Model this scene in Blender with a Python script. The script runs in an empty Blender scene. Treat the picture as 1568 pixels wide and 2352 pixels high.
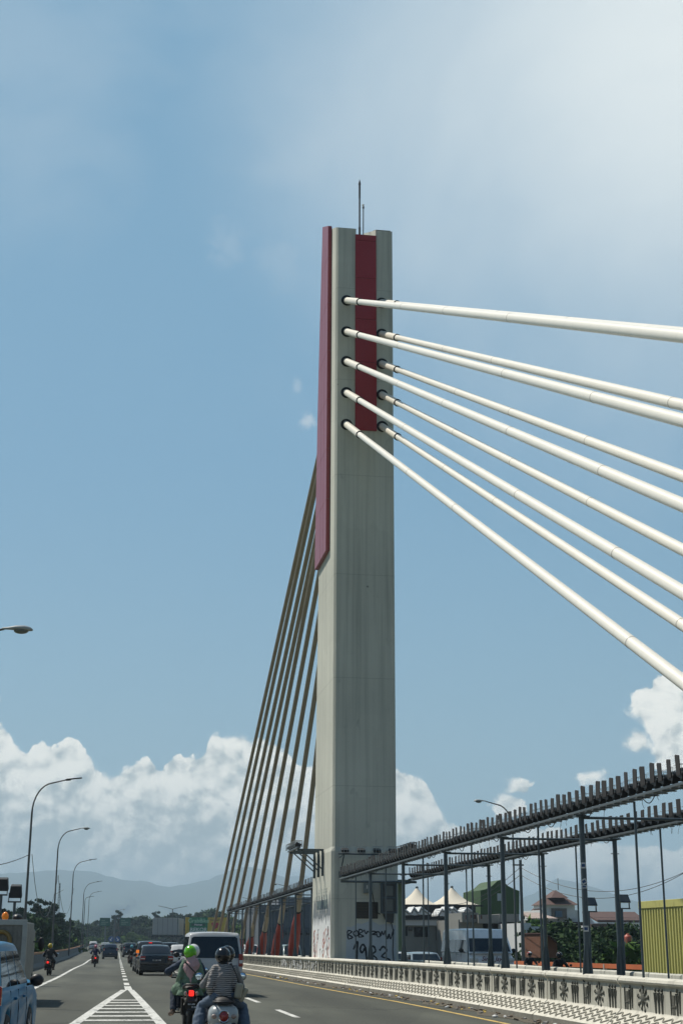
import bpy, bmesh, math, random
from mathutils import Vector, Matrix, Euler
RND = random.Random(7)
rad = math.radians
SC = bpy.context.scene
COL = SC.collection

# ------------------------------------------------------------------ camera
F = 3267.0; HC = 1.55; ROLL = 0.0045
def unroll(u, v):
    dx = u - 784; dy = 1176 - v
    return dx*math.cos(ROLL) - dy*math.sin(ROLL), dx*math.sin(ROLL) + dy*math.cos(ROLL)
_a, _b = unroll(252, 2158)
TH = math.atan(-_b/F); PSI = math.atan(-_a/(F/math.cos(TH)))
FH = Vector((math.sin(PSI), math.cos(PSI), 0)); RT = Vector((math.cos(PSI), -math.sin(PSI), 0)); UP0 = Vector((0, 0, 1))
FW = FH*math.cos(TH) + UP0*math.sin(TH); UPV = -FH*math.sin(TH) + UP0*math.cos(TH)
CAM = Vector((0, 0, HC))
def ray(u, v):
    x, y = unroll(u, v)
    return RT*x + UPV*y + FW*F
def at(u, v, X=None, Y=None, Z=None):
    """where the sight line through a photo point meets the plane x=X, y=Y or z=Z (survey of the place, metres)"""
    d = ray(u, v)
    if X is not None: t = X/d.x
    elif Y is not None: t = Y/d.y
    else: t = (Z - HC)/d.z
    return CAM + d*t
cd = bpy.data.cameras.new('camera'); cam = bpy.data.objects.new('camera', cd); COL.objects.link(cam)
cd.sensor_fit = 'VERTICAL'; cd.sensor_height = 24; cd.lens = 24*F/2352
cd.clip_start = .1; cd.clip_end = 60000
cr = RT*math.cos(ROLL) + UPV*math.sin(ROLL)*1.0
cu = -RT*math.sin(ROLL) + UPV*math.cos(ROLL)
# image axes: content is rolled, so the camera's own axes are rolled the other way
M = Matrix((cr, cu, -FW)).transposed()
cam.matrix_world = Matrix.Translation(CAM) @ M.to_4x4()
SC.camera = cam

# ------------------------------------------------------------------ light
SUN_EL = rad(58); SUN_AZ = rad(-50)      # azimuth from +Y towards +X: the sun stands ahead and to the left
SDIR = Vector((math.sin(SUN_AZ)*math.cos(SUN_EL), math.cos(SUN_AZ)*math.cos(SUN_EL), math.sin(SUN_EL)))
sl = bpy.data.lights.new('sun', 'SUN'); sl.energy = 5.0; sl.angle = rad(0.53); sl.color = (1, .94, .84)
so = bpy.data.objects.new('sun', sl); COL.objects.link(so)
so.rotation_euler = (-SDIR).to_track_quat('-Z', 'Y').to_euler(); so.location = (0, 0, 60)
SC.view_settings.view_transform = 'Standard'; SC.view_settings.look = 'None'
SC.view_settings.exposure = 0.0; SC.view_settings.gamma = 1.0
SC.render.engine = 'CYCLES'
SC.cycles.use_denoising = True
SC.cycles.volume_bounces = 0; SC.cycles.max_bounces = 6; SC.cycles.transparent_max_bounces = 12

def azte(u, v):
    d = ray(u, v); return math.atan2(d.x, d.y), d.z/math.hypot(d.x, d.y)

W = bpy.data.worlds.new('World'); SC.world = W; W.use_nodes = True
NT = W.node_tree; NT.nodes.clear()
class G:
    """tiny node graph helper"""
    def __init__(s, nt): s.nt = nt
    def n(s, t, **k):
        nd = s.nt.nodes.new(t)
        for a, b in k.items(): setattr(nd, a, b)
        return nd
    def l(s, a, b): s.nt.links.new(a, b)
    def put(s, sock, v):
        if isinstance(v, bpy.types.NodeSocket): s.l(v, sock)
        elif v is not None: sock.default_value = v
    def m(s, op, a, b=None, c=None, clamp=False):
        nd = s.n('ShaderNodeMath', operation=op, use_clamp=clamp)
        s.put(nd.inputs[0], a); s.put(nd.inputs[1], b); s.put(nd.inputs[2], c)
        return nd.outputs[0]
    def vm(s, op, a, b=None, sc=None):
        nd = s.n('ShaderNodeVectorMath', operation=op)
        s.put(nd.inputs[0], a); s.put(nd.inputs[1], b)
        if sc is not None: s.put(nd.inputs['Scale'], sc)
        return nd.outputs[1] if op in ('LENGTH', 'DOT_PRODUCT', 'DISTANCE') else nd.outputs[0]
    def noise(s, vec, scale, detail=4, rough=.5, dist=0, lac=2):
        nd = s.n('ShaderNodeTexNoise')
        s.put(nd.inputs['Vector'], vec); nd.inputs['Scale'].default_value = scale
        nd.inputs['Detail'].default_value = detail; nd.inputs['Roughness'].default_value = rough
        nd.inputs['Distortion'].default_value = dist; nd.inputs['Lacunarity'].default_value = lac
        return nd.outputs['Fac']
    def mixc(s, f, a, b, mode='MIX'):
        nd = s.n('ShaderNodeMix', data_type='RGBA', blend_type=mode)
        s.put(nd.inputs[0], f); s.put(nd.inputs[6], a); s.put(nd.inputs[7], b)
        return nd.outputs[2]
    def sm(s, x, lo, hi, a=0., b=1.):
        nd = s.n('ShaderNodeMapRange', interpolation_type='SMOOTHSTEP')
        s.put(nd.inputs[0], x); nd.inputs[1].default_value = lo; nd.inputs[2].default_value = hi
        nd.inputs[3].default_value = a; nd.inputs[4].default_value = b
        return nd.outputs[0]
def rgb(h):
    """sRGB 0-255 triple to linear rgba"""
    f = lambda c: (c/12.92 if c <= .04045 else ((c+.055)/1.055)**2.4)
    return tuple(f(c/255) for c in h) + (1.,)
def make_world():
    g = G(NT)
    out = g.n('ShaderNodeOutputWorld'); bg = g.n('ShaderNodeBackground'); bg.inputs[1].default_value = 0.1
    g.l(bg.outputs[0], out.inputs[0])
    sky = g.n('ShaderNodeTexSky', sky_type='NISHITA', sun_disc=False, sun_elevation=SUN_EL, sun_rotation=SUN_AZ)
    sky.altitude = 700; sky.air_density = 1.0; sky.dust_density = 1.6; sky.ozone_density = 1.0
    tc = g.n('ShaderNodeTexCoord'); D = tc.outputs['Generated']
    sx = g.n('ShaderNodeSeparateXYZ'); g.l(D, sx.inputs[0])
    x, y, z = sx.outputs
    az = g.m('ARCTAN2', x, y)
    te = g.m('DIVIDE', z, g.m('SQRT', g.m('ADD', g.m('MULTIPLY', x, x), g.m('MULTIPLY', y, y))))
    # the veil: thin high cloud makes the sky milky all over, most of all to the upper right
    def col(c): return tuple(k*10 for k in rgb(c)[:3]) + (1.,)
    base = g.mixc(.80, sky.outputs[0], g.mixc(g.sm(te, .0, .36), col((150, 187, 202)), col((126, 173, 202))))
    wa = g.m('SUBTRACT', az, azte(1650, 60)[0]); wt = g.m('SUBTRACT', te, azte(1650, 60)[1])
    dist = g.m('SQRT', g.m('ADD', g.m('MULTIPLY', wa, wa), g.m('MULTIPLY', wt, wt)))
    vn = g.noise(g.vm('MULTIPLY', D, (1., 1., 1.6)), 3.2, 5, .55, .6)
    dist2 = g.m('ADD', dist, g.m('MULTIPLY', g.m('SUBTRACT', vn, .5), .20))
    veil = g.sm(dist2, .02, .44, .97, 0.)
    base = g.mixc(veil, base, col((234, 242, 243)))
    # out-of-view sky overhead and behind is made deeper blue to lower ambient light
    away = g.m('MAXIMUM', g.sm(te, .78, 1.6), g.sm(y, .55, -.2))
    base = g.mixc(g.m('MULTIPLY', away, .85), base, col((62, 100, 140)))
    # soft streaks to the upper left
    vn2 = g.noise(g.vm('ADD', g.vm('MULTIPLY', D, (1.5, 1.5, 2.4)), (4, 2, 1)), 2.6, 6, .5, .8)
    wisp = g.m('MULTIPLY', g.sm(vn2, .46, .72), g.sm(te, .30, .60, 0, .26))
    base = g.mixc(wisp, base, col((196, 212, 222)))
    # cumulus: the height of the cloud bank by azimuth, and single clouds
    prof = [(-60,1640),(0,1658),(20,1672),(36,1712),(67,1733),(76,1707),(95,1702),(119,1714),(150,1698),(175,1692),(190,1707),(205,1738),(228,1762),(257,1783),(270,1772),
            (304,1755),(335,1742),(371,1755),(405,1738),(428,1745),(466,1726),(476,1712),(500,1681),(519,1695),(547,1688),(578,1702),(633,1707),(662,1726),(683,1752),(710,1760),
            (800,1790),(915,1768),(965,1782),(992,1815),(1030,1875),(1080,1902),(1170,1895),(1300,1900),(1400,1930),(1568,1945),(1700,1900)]
    fc = g.n('ShaderNodeFloatCurve')
    a0 = azte(-60, 1700)[0]; a1 = azte(1700, 1700)[0]
    g.put(fc.inputs['Value'], g.m('DIVIDE', g.m('SUBTRACT', az, a0), a1 - a0, clamp=True))
    cv = fc.mapping.curves[0]; TS = .25
    pts = []
    for u, v in prof:
        a, t = azte(u, v); pts.append(((a-a0)/(a1-a0), t/TS))
    cv.points[0].location = pts[0]; cv.points[1].location = pts[-1]
    for p in pts[1:-1]: cv.points.new(*p)
    fc.mapping.update()
    top = g.m('MULTIPLY', fc.outputs[0], TS)
    cc = g.n('ShaderNodeCombineXYZ'); g.l(az, cc.inputs[0]); g.l(te, cc.inputs[1])
    P = cc.outputs[0]
    def cloudnoise(P):
        big = g.noise(P, 34, 3, .55, .3); small = g.noise(P, 120, 5, .62, .2)
        vo = g.n('ShaderNodeTexVoronoi', feature='SMOOTH_F1'); g.l(P, vo.inputs['Vector'])
        vo.inputs['Scale'].default_value = 62; vo.inputs['Smoothness'].default_value = .6
        puff = g.m('SUBTRACT', .55, vo.outputs['Distance'])
        return g.m('ADD', g.m('ADD', g.m('MULTIPLY', g.m('SUBTRACT', big, .5), .9), g.m('MULTIPLY', g.m('SUBTRACT', small, .5), .55)), g.m('MULTIPLY', puff, .35))
    n0 = cloudnoise(P)
    # single clouds as soft ellipses in direction space
    field = g.m('SUBTRACT', top, te)
    for (u, v, ru, rv) in [(1500,1625,62,62),(1560,1640,110,105),(1470,1700,40,40),(1540,1735,90,36),(1198,1812,34,20),(1182,1850,44,26),(1345,1785,40,16),(-8,1612,14,18)]:
        a, t = azte(u, v); kx = abs(azte(u+ru, v)[0]-a); kt = abs(azte(u, v-rv)[1]-t)
        e = g.m('SQRT', g.m('ADD', g.m('POWER', g.m('DIVIDE', g.m('SUBTRACT', az, a), kx), 2.), g.m('POWER', g.m('DIVIDE', g.m('SUBTRACT', te, t), kt), 2.)))
        field = g.m('MAXIMUM', field, g.m('MULTIPLY', g.m('SUBTRACT', 1., e), kt))
    f2 = g.m('ADD', field, g.m('MULTIPLY', n0, .019))
    edge = g.m('ADD', .0013, g.m('MULTIPLY', g.sm(g.noise(P, 16, 2), .42, .64), .005))
    mask = g.sm(g.m('DIVIDE', f2, edge), 0., 1.)
    # relief: the side of each billow that faces the sun (up and a little left) is the brighter
    up = g.vm('ADD', P, (-.0035, .006, 0)); n1 = cloudnoise(up)
    rel = g.m('MULTIPLY', g.m('SUBTRACT', n0, n1), 2.3)
    depth = g.sm(field, .0, .075)
    br = g.m('ADD', g.m('SUBTRACT', .92, g.m('MULTIPLY', depth, .55)), rel)
    br = g.m('ADD', br, g.m('MULTIPLY', g.m('SUBTRACT', g.noise(P, 22, 5, .55), .5), 1.3))
    br = g.sm(br, .05, 1.15)
    cloud = g.mixc(br, col((176, 189, 190)), tuple(k*1.22 for k in col((246, 245, 236))[:3])+(1.,))
    lowfade = g.sm(te, .03, .10, .40, 0.)
    cloud = g.mixc(lowfade, cloud, col((184, 197, 196)))
    res = g.mixc(g.m('MULTIPLY', mask, .96), base, cloud)
    # small wisps beside the pylon
    for (u, v, ru, rv, k) in [(705,970,26,30,.45),(682,890,14,26,.2),(520,560,60,80,.12),(640,600,70,90,.08)]:
        a, t = azte(u, v); kx = abs(azte(u+ru, v)[0]-a); kt = abs(azte(u, v-rv)[1]-t)
        e = g.m('SQRT', g.m('ADD', g.m('POWER', g.m('DIVIDE', g.m('SUBTRACT', az, a), kx), 2.), g.m('POWER', g.m('DIVIDE', g.m('SUBTRACT', te, t), kt), 2.)))
        w = g.m('MULTIPLY', g.sm(g.m('ADD', e, g.m('MULTIPLY', g.m('SUBTRACT', g.noise(P, 60, 5, .6, .5), .5), 2.2)), 0., 1., 1., 0.), k)
        res = g.mixc(w, res, col((232, 236, 236)))
    g.l(res, bg.inputs[0])
    W.cycles.sampling_method = 'MANUAL'; W.cycles.sample_map_resolution = 512
make_world()

# ------------------------------------------------------------------ materials
MATS = {}
def mat(name, c, rough=.6, metal=0., var=.12, vs=3., bump=0., bs=40., spec=.5, coat=0., extra=None, emit=None, stretch=None):
    """c is linear rgb base colour; var is the lightness variation of dirt and wear"""
    if name in MATS: return MATS[name]
    m = bpy.data.materials.new(name); m.use_nodes = True
    g = G(m.node_tree); p = m.node_tree.nodes['Principled BSDF']
    p.inputs['Roughness'].default_value = rough; p.inputs['Metallic'].default_value = metal
    p.inputs['Specular IOR Level'].default_value = spec; p.inputs['Coat Weight'].default_value = coat
    p.inputs['Coat Roughness'].default_value = .05
    tc = g.n('ShaderNodeTexCoord'); P = tc.outputs['Object']
    Q = g.vm('MULTIPLY', P, stretch) if stretch else P
    colr = tuple(c) + (1.,)
    n = g.noise(Q, vs, 5, .6)
    n2 = g.noise(Q, vs*6.3, 4, .6)
    f = g.m('ADD', g.m('MULTIPLY', g.m('SUBTRACT', n, .5), 2*var), g.m('MULTIPLY', g.m('SUBTRACT', n2, .5), var))
    k = g.m('ADD', 1., f)
    cl = g.vm('SCALE', colr[:3], sc=k)
    if extra: cl = extra(g, P, cl)
    g.l(cl, p.inputs['Base Color'])
    if bump:
        b = g.n('ShaderNodeBump'); b.inputs['Strength'].default_value = bump; b.inputs['Distance'].default_value = .02
        g.l(g.noise(P, bs, 4, .6), b.inputs['Height']); g.l(b.outputs[0], p.inputs['Normal'])
    if emit:
        p.inputs['Emission Color'].default_value = tuple(emit[:3]) + (1.,); p.inputs['Emission Strength'].default_value = emit[3]
    MATS[name] = m
    return m

# ------------------------------------------------------------------ mesh helpers
class MB:
    def __init__(s): s.v = []; s.f = []; s.mi = []; s.cur = 0
    def add(s, vs, fs):
        b = len(s.v); s.v += [tuple(p) for p in vs]; s.f += [tuple(b+i for i in f) for f in fs]; s.mi += [s.cur]*len(fs)
        return s
    def box(s, x0, x1, y0, y1, z0, z1):
        return s.add([(x0,y0,z0),(x1,y0,z0),(x1,y1,z0),(x0,y1,z0),(x0,y0,z1),(x1,y0,z1),(x1,y1,z1),(x0,y1,z1)],
                     [(0,3,2,1),(4,5,6,7),(0,1,5,4),(1,2,6,5),(2,3,7,6),(3,0,4,7)])
    def obox(s, c, ax, ay, az, hx, hy, hz):
        c, ax, ay, az = Vector(c), Vector(ax).normalized(), Vector(ay).normalized(), Vector(az).normalized()
        vs = [c+ax*i*hx+ay*j*hy+az*k*hz for k in (-1,1) for i,j in ((-1,-1),(1,-1),(1,1),(-1,1))]
        return s.add(vs, [(0,3,2,1),(4,5,6,7),(0,1,5,4),(1,2,6,5),(2,3,7,6),(3,0,4,7)])
    def loft(s, rings, close=True, cap=True):
        n = len(rings[0]); b = len(s.v); s.v += [tuple(p) for r in rings for p in r]
        for i in range(len(rings)-1):
            for j in range(n if close else n-1):
                k = (j+1) % n
                s.f.append((b+i*n+j, b+i*n+k, b+(i+1)*n+k, b+(i+1)*n+j)); s.mi.append(s.cur)
        if cap and close:
            s.f.append(tuple(b+j for j in reversed(range(n)))); s.f.append(tuple(b+(len(rings)-1)*n+j for j in range(n))); s.mi += [s.cur]*2
        return s
    def tube(s, pts, r, n=8, cap=True):
        pts = [Vector(p) for p in pts]; rr = r if isinstance(r, (list, tuple)) else [r]*len(pts)
        rings = []; prev = None
        for i, p in enumerate(pts):
            t = ((pts[min(i+1, len(pts)-1)] - p).normalized() + (p - pts[max(i-1, 0)]).normalized())
            if t.length < 1e-6: t = Vector((0, 0, 1))
            t.normalize()
            if prev is None:
                a = t.cross(Vector((0, 0, 1)))
                if a.length < .05: a = t.cross(Vector((0, 1, 0)))
            else: a = prev - t*prev.dot(t)
            a.normalize(); b = t.cross(a); prev = a
            rings.append([p + (a*math.cos(2*math.pi*j/n) + b*math.sin(2*math.pi*j/n))*rr[i] for j in range(n)])
        return s.loft(rings, True, cap)
    def cyl(s, a, b, r, r2=None, n=12): return s.tube([a, b], [r, r if r2 is None else r2], n)
    def lathe(s, prof, n=16, c=(0,0,0), axis='z'):
        rings = []
        for r, h in prof:
            ring = []
            for j in range(n):
                a = 2*math.pi*j/n; p, q = r*math.cos(a), r*math.sin(a)
                ring.append({'z': (c[0]+p, c[1]+q, c[2]+h), 'x': (c[0]+h, c[1]+p, c[2]+q), 'y': (c[0]+q, c[1]+h, c[2]+p)}[axis])
            rings.append(ring)
        return s.loft(rings)
    def ell(s, c, r, n=12, m=8, rot=None):
        rings = []
        for i in range(m+1):
            ph = -math.pi/2 + math.pi*(i if 0 < i < m else (0.04 if i == 0 else m-.04))/m
            ring = []
            for j in range(n):
                a = 2*math.pi*j/n
                p = Vector((r[0]*math.cos(ph)*math.cos(a), r[1]*math.cos(ph)*math.sin(a), r[2]*math.sin(ph)))
                if rot: p = rot @ p
                ring.append(Vector(c)+p)
            rings.append(ring)
        return s.loft(rings)
    def prism(s, poly, d):
        """poly: 3d points of a flat outline, d: thickness vector"""
        d = Vector(d); n = len(poly)
        a = [Vector(p) for p in poly]; b = [p+d for p in a]
        fs = [tuple(range(n)), tuple(n+i for i in reversed(range(n)))] + [(i, n+i, n+(i+1) % n, (i+1) % n) for i in range(n)]
        return s.add(a+b, fs)
    def build(s, name, m, parent=None, smooth=False, bevel=0., seg=2, loc=None):
        me = bpy.data.meshes.new(name); me.from_pydata(s.v, [], s.f)
        ms = m if isinstance(m, (list, tuple)) else [m]
        for q in ms: me.materials.append(q)
        if len(ms) > 1: me.polygons.foreach_set('material_index', s.mi)
        bm = bmesh.new(); bm.from_mesh(me); bmesh.ops.recalc_face_normals(bm, faces=bm.faces); bm.to_mesh(me); bm.free()
        if smooth:
            me.polygons.foreach_set('use_smooth', [True]*len(me.polygons))
            try: me.set_sharp_from_angle(angle=rad(smooth if smooth > 1 else 40))
            except Exception: pass
        o = bpy.data.objects.new(name, me); COL.objects.link(o)
        if parent: o.parent = parent
        if loc: o.location = loc
        if bevel:
            b = o.modifiers.new('bevel', 'BEVEL'); b.width = bevel; b.segments = seg; b.limit_method = 'ANGLE'; b.angle_limit = rad(35)
        return o
def tag(o, label=None, cat=None, group=None, kind=None):
    if label: o['label'] = label
    if cat: o['category'] = cat
    if group: o['group'] = group
    if kind: o['kind'] = kind
    return o
def empty(name, loc=(0,0,0), rz=0., label=None, cat=None, group=None):
    o = bpy.data.objects.new(name, None); COL.objects.link(o); o.location = loc; o.rotation_euler.z = rz
    o.empty_display_size = .3
    return tag(o, label, cat, group)
def copy_tree(o, parent=None, loc=None, rz=None, label=None, group=None):
    c = o.copy(); COL.objects.link(c); c.parent = parent
    if loc is not None: c.location = loc
    if rz is not None: c.rotation_euler.z = rz
    if label: c['label'] = label
    if group: c['group'] = group
    for ch in list(o.children): copy_tree(ch, c)
    return c
def text(name, s, size, m, parent, loc, rot, extrude=.004, align='CENTER', sx=1., shear=0.):
    cu = bpy.data.curves.new(name, 'FONT'); cu.body = s; cu.size = size; cu.extrude = extrude; cu.align_x = align; cu.align_y = 'CENTER'; cu.shear = shear
    cu.offset = size*.012
    cu.materials.append(m)
    cu.resolution_u = 4
    o_ = bpy.data.objects.new(name, cu); COL.objects.link(o_)
    dg = bpy.context.evaluated_depsgraph_get(); me = bpy.data.meshes.new_from_object(o_.evaluated_get(dg)); bpy.data.objects.remove(o_)
    o = bpy.data.objects.new(name, me); COL.objects.link(o); o.parent = parent; o.location = loc; o.rotation_euler = rot; o.scale = (sx, 1, 1)
    return o
def bake(o):
    """apply an object's modifiers so that copies stay light"""
    dg = bpy.context.evaluated_depsgraph_get(); dg.update()
    me = bpy.data.meshes.new_from_object(o.evaluated_get(dg)); o.modifiers.clear(); o.data = me
    return o
def skin(name, chains, m, parent=None, sub=1):
    """one continuous skinned surface from chains of (point, radius); radius may be a pair"""
    vs, rs, es, key = [], [], [], {}
    def vid(p, r):
        k = tuple(round(c, 4) for c in p)
        if k not in key: key[k] = len(vs); vs.append(tuple(p)); rs.append(r if isinstance(r, tuple) else (r, r))
        return key[k]
    for ch in chains:
        ids = [vid(p, r) for p, r in ch]
        es += [(a, b) for a, b in zip(ids, ids[1:]) if a != b]
    me = bpy.data.meshes.new(name); me.from_pydata(vs, es, []); me.materials.append(m)
    o = bpy.data.objects.new(name, me); COL.objects.link(o)
    if parent: o.parent = parent
    o.modifiers.new('skin', 'SKIN').use_smooth_shade = True
    adj = {i: [] for i in range(len(vs))}
    for a, b in es: adj[a].append(b); adj[b].append(a)
    seen = set()
    for i, v in enumerate(me.skin_vertices[0].data):
        v.radius = rs[i]; v.use_root = False
    for i in range(len(vs)):
        if i in seen: continue
        me.skin_vertices[0].data[i].use_root = True
        st = [i]
        while st:
            q = st.pop()
            if q in seen: continue
            seen.add(q); st += adj[q]
    if sub: sb = o.modifiers.new('sub', 'SUBSURF'); sb.levels = sub; sb.render_levels = sub
    bake(o)
    o.data.polygons.foreach_set('use_smooth', [True]*len(o.data.polygons))
    return o

# ------------------------------------------------------------------ the deck's long profile
_DK = [(-60,0.),(20,0.),(40,-.02),(57,-.08),(75,-.18),(95,-.29),(120,-.40),(170,-.55),(230,-.55),(300,-.40),(420,-.1),(520,.2)]
def deck(y):
    if y <= _DK[0][0]: return 0.
    for (a, za), (b, zb) in zip(_DK, _DK[1:]):
        if y <= b:
            t = (y-a)/(b-a); return za+(zb-za)*t
    return _DK[-1][1]
OD = -.36          # the opposite carriageway lies lower
def curbx(y):
    """x of the foot of the median barrier on this carriageway"""
    t = min(max((y-32)/26., 0), 1); t = t*t*(3-2*t)
    return 8.72 - .42*t

# base colours
def grime(gz=None, amt=.35, sc=(1.6,1.6,.12), rv=0.):
    def f(g, P, cl):
        if rv:
            rn = g.n('ShaderNodeObjectInfo').outputs['Random']
            P = g.vm('ADD', P, g.vm('SCALE', (37.,53.,11.), sc=rn)); cl = g.vm('SCALE', cl, sc=g.m('ADD', 1-rv, g.m('MULTIPLY', rn, 2*rv)))
        n = g.noise(g.vm('MULTIPLY', P, sc), 1.6, 6, .65)
        k = g.sm(n, .48, .78, 1., 1-amt)
        return g.vm('SCALE', cl, sc=k)
    return f
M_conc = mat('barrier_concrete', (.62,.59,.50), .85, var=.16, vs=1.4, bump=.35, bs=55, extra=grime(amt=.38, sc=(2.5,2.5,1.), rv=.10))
M_conc2 = mat('dull_concrete', (.36,.35,.32), .9, var=.2, vs=1.1, bump=.3, bs=40, extra=grime(amt=.5, sc=(2,2,.8)))
def worn(g, P, cl):
    n = g.noise(P, 7., 6, .75); m_ = g.noise(P, .7, 3)
    return g.mixc(g.sm(g.m('ADD', n, g.m('MULTIPLY', m_, .35)), .70, .80), cl, (.085,.085,.07,1))
M_white = mat('road_paint', (.60,.59,.54), .7, var=.22, vs=5, bump=.1, extra=worn)
M_yellow = mat('yellow_road_paint', (.56,.38,.10), .7, var=.25, vs=4, extra=worn)
M_red = mat('red_cladding', (.30,.020,.022), .38, var=.08, vs=.8, spec=.5, bump=.02)
M_cable = mat('cable_sheath', (.72,.66,.55), .42, var=.10, vs=1.5, stretch=(1,1,1))
M_sleeve = mat('cable_sleeve', (.74,.69,.58), .42, var=.08, vs=2)
M_cabold = mat('weathered_cable_sheath', (.36,.30,.21), .6, var=.16, vs=.8)
M_dark = mat('black_rubber', (.012,.012,.012), .6, var=.1)
M_steel = mat('grey_painted_steel', (.062,.085,.098), .45, var=.16, vs=2.2, metal=.15, extra=grime(amt=.3))
M_steell = mat('light_galvanised_steel', (.10,.115,.12), .42, var=.25, vs=3.5, metal=.45)
M_lampd = mat('dark_lamp_housing', (.008,.009,.010), .55, var=.2, vs=6)
M_fin = mat('weathered_shield_plate', (.022,.016,.012), .6, var=.35, vs=1.2)
M_wire = mat('cage_wire', (.30,.32,.32), .45, metal=.5)
M_rust = mat('orange_red_paint', (.50,.13,.04), .6, var=.2, vs=1)
M_glass = mat('tinted_glass', (.006,.009,.011), .04, var=.0, spec=.6)
M_tyre = mat('tyre_rubber', (.014,.014,.014), .8, var=.2, vs=8)
M_rim = mat('alloy_rim', (.35,.36,.37), .35, metal=.7)
M_blackp = mat('black_plastic', (.014,.014,.015), .45, var=.1)
M_lensr = mat('red_lamp_lens', (.25,.01,.01), .15, coat=.6)
M_lenslit = mat('lit_brake_lamp', (.5,.01,.01), .2, emit=(1,.03,.02,1.1))
M_lensamb = mat('lit_amber_lamp', (.7,.2,.01), .2, emit=(1,.22,.02,.6))
M_lensw = mat('clear_lamp_lens', (.55,.55,.55), .12, coat=.5)
M_plate = mat('number_plate', (.010,.010,.012), .35)
M_platet = mat('plate_lettering', (.65,.65,.65), .5)
M_chrome = mat('chrome', (.6,.6,.6), .12, metal=1.)
M_bark = mat('bark', (.10,.08,.06), .9, var=.3)
def leafmat(name, c, c2):
    def ex(g, P, cl):
        oi = g.n('ShaderNodeObjectInfo'); n = g.noise(P, .55, 3, .6)
        f = g.sm(n, .38, .66)
        cl = g.mixc(f, tuple(c)+(1,), tuple(c2)+(1,))
        return g.vm('SCALE', cl, sc=g.m('ADD', .8, g.m('MULTIPLY', oi.outputs['Random'], .4)))
    return mat(name, c, .9, extra=ex, spec=.12)
M_leaf = leafmat('dark_foliage', (.032,.060,.024), (.055,.095,.032))
M_leafb = leafmat('bright_foliage', (.055,.11,.022), (.10,.17,.035))
M_leafd = leafmat('deep_foliage', (.024,.044,.024), (.042,.070,.036))
M_text = mat('white_lettering', (.7,.7,.7), .6)

# ------------------------------------------------------------------ ground, road, hills
M_ground = mat('ground_earth', (.10,.11,.06), .95, var=.35, vs=.05)
gr = MB()
gr.add([(-15000,-3000,-8.),(15000,-3000,-8.),(15000,15000,-8.),(-15000,15000,-8.)], [(0,1,2,3)])
tag(gr.build('ground', M_ground), kind='structure')
def asph(g, P, cl):
    s = g.n('ShaderNodeSeparateXYZ'); g.l(P, s.inputs[0])
    # polished wheel tracks and oil down each lane: marks worn into the surface along its length
    w = g.m('SINE', g.m('MULTIPLY', g.m('ADD', s.outputs[0], g.m('MULTIPLY', g.noise(P, .05, 2), 1.2)), 2*math.pi/1.75))
    k = g.m('ADD', 1., g.m('MULTIPLY', w, .10))
    big = g.noise(g.vm('MULTIPLY', P, (.5,.10,1)), .8, 5, .6)
    k = g.m('MULTIPLY', k, g.sm(big, .35, .7, .76, 1.16))
    # repair patches
    seam = g.noise(g.vm('MULTIPLY', P, (.30,.06,1)), 1., 1, 0.)
    k = g.m('MULTIPLY', k, g.m('ADD', .93, g.m('MULTIPLY', g.sm(seam, .545, .555), .16)))
    # cracks
    v = g.n('ShaderNodeTexVoronoi', feature='DISTANCE_TO_EDGE'); v.inputs['Scale'].default_value = .16
    g.l(g.vm('ADD', P, g.vm('SCALE', (1,1,0), sc=g.m('MULTIPLY', g.noise(P, .9, 5, .7), 3.))), v.inputs['Vector'])
    cr = g.m('MAXIMUM', g.sm(v.outputs[0], .0, .016, .38, 1.), g.sm(g.noise(P, .12, 1), .44, .52, 1., 0.))
    return g.vm('SCALE', cl, sc=g.m('MULTIPLY', k, cr))
M_asph = mat('asphalt', (.068,.070,.053), .86, var=.12, vs=9., bump=.3, bs=120, extra=asph, spec=.4)
ys = [-60+i*5 for i in range(117)]
road = MB()
def strip(mb, xf0, xf1, ya, yb, dz, step=5.):
    n = max(1, int((yb-ya)/step)); r = []
    for i in range(n+1):
        y = ya+(yb-ya)*i/n; r.append([(xf0(y), y, deck(y)+dz), (xf1(y), y, deck(y)+dz)])
    return mb.loft(r, close=False, cap=False)
rings = []
for y in ys:
    z = deck(y); rings.append([(-5.4,y,z),(12.5,y,z),(12.55,y,z+OD),(25.4,y,z+OD),(25.4,y,z-1.5),(20,y,z-2.2),(0,y,z-2.2),(-5.4,y,z-1.1)])
road.loft(rings)
ro = tag(road.build('road', M_asph), kind='structure')
def cst(c): return lambda y: c
mk = MB()
strip(mk, lambda y: curbx(y)-.98, lambda y: curbx(y)-.86, -10, 300, .004)
mk.build('edge_line', M_yellow, ro)
def dashx(y): return 4.0 - .10*min(max((y-30)/20, 0), 1)
mk = MB()
for y0 in [31.6+7.7*k for k in range(-3, 13)]:
    strip(mk, lambda y: dashx(y)-.07, lambda y: dashx(y)+.07, y0, y0+3.6, .004)
mk.build('lane_dash', M_white, ro)
# line of dashes ahead of the gore, from (.72, 58) drifting to (1.2, 150)
def gx(y): return .70 + (y-52)*.0048
mk = MB(); y = 56.5
while y < 250:
    strip(mk, lambda q: gx(q)-.10, lambda q: gx(q)+.10, y, y+3.7, .004); y += 7.9
mk.build('gore_dash', M_white, ro)
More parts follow.
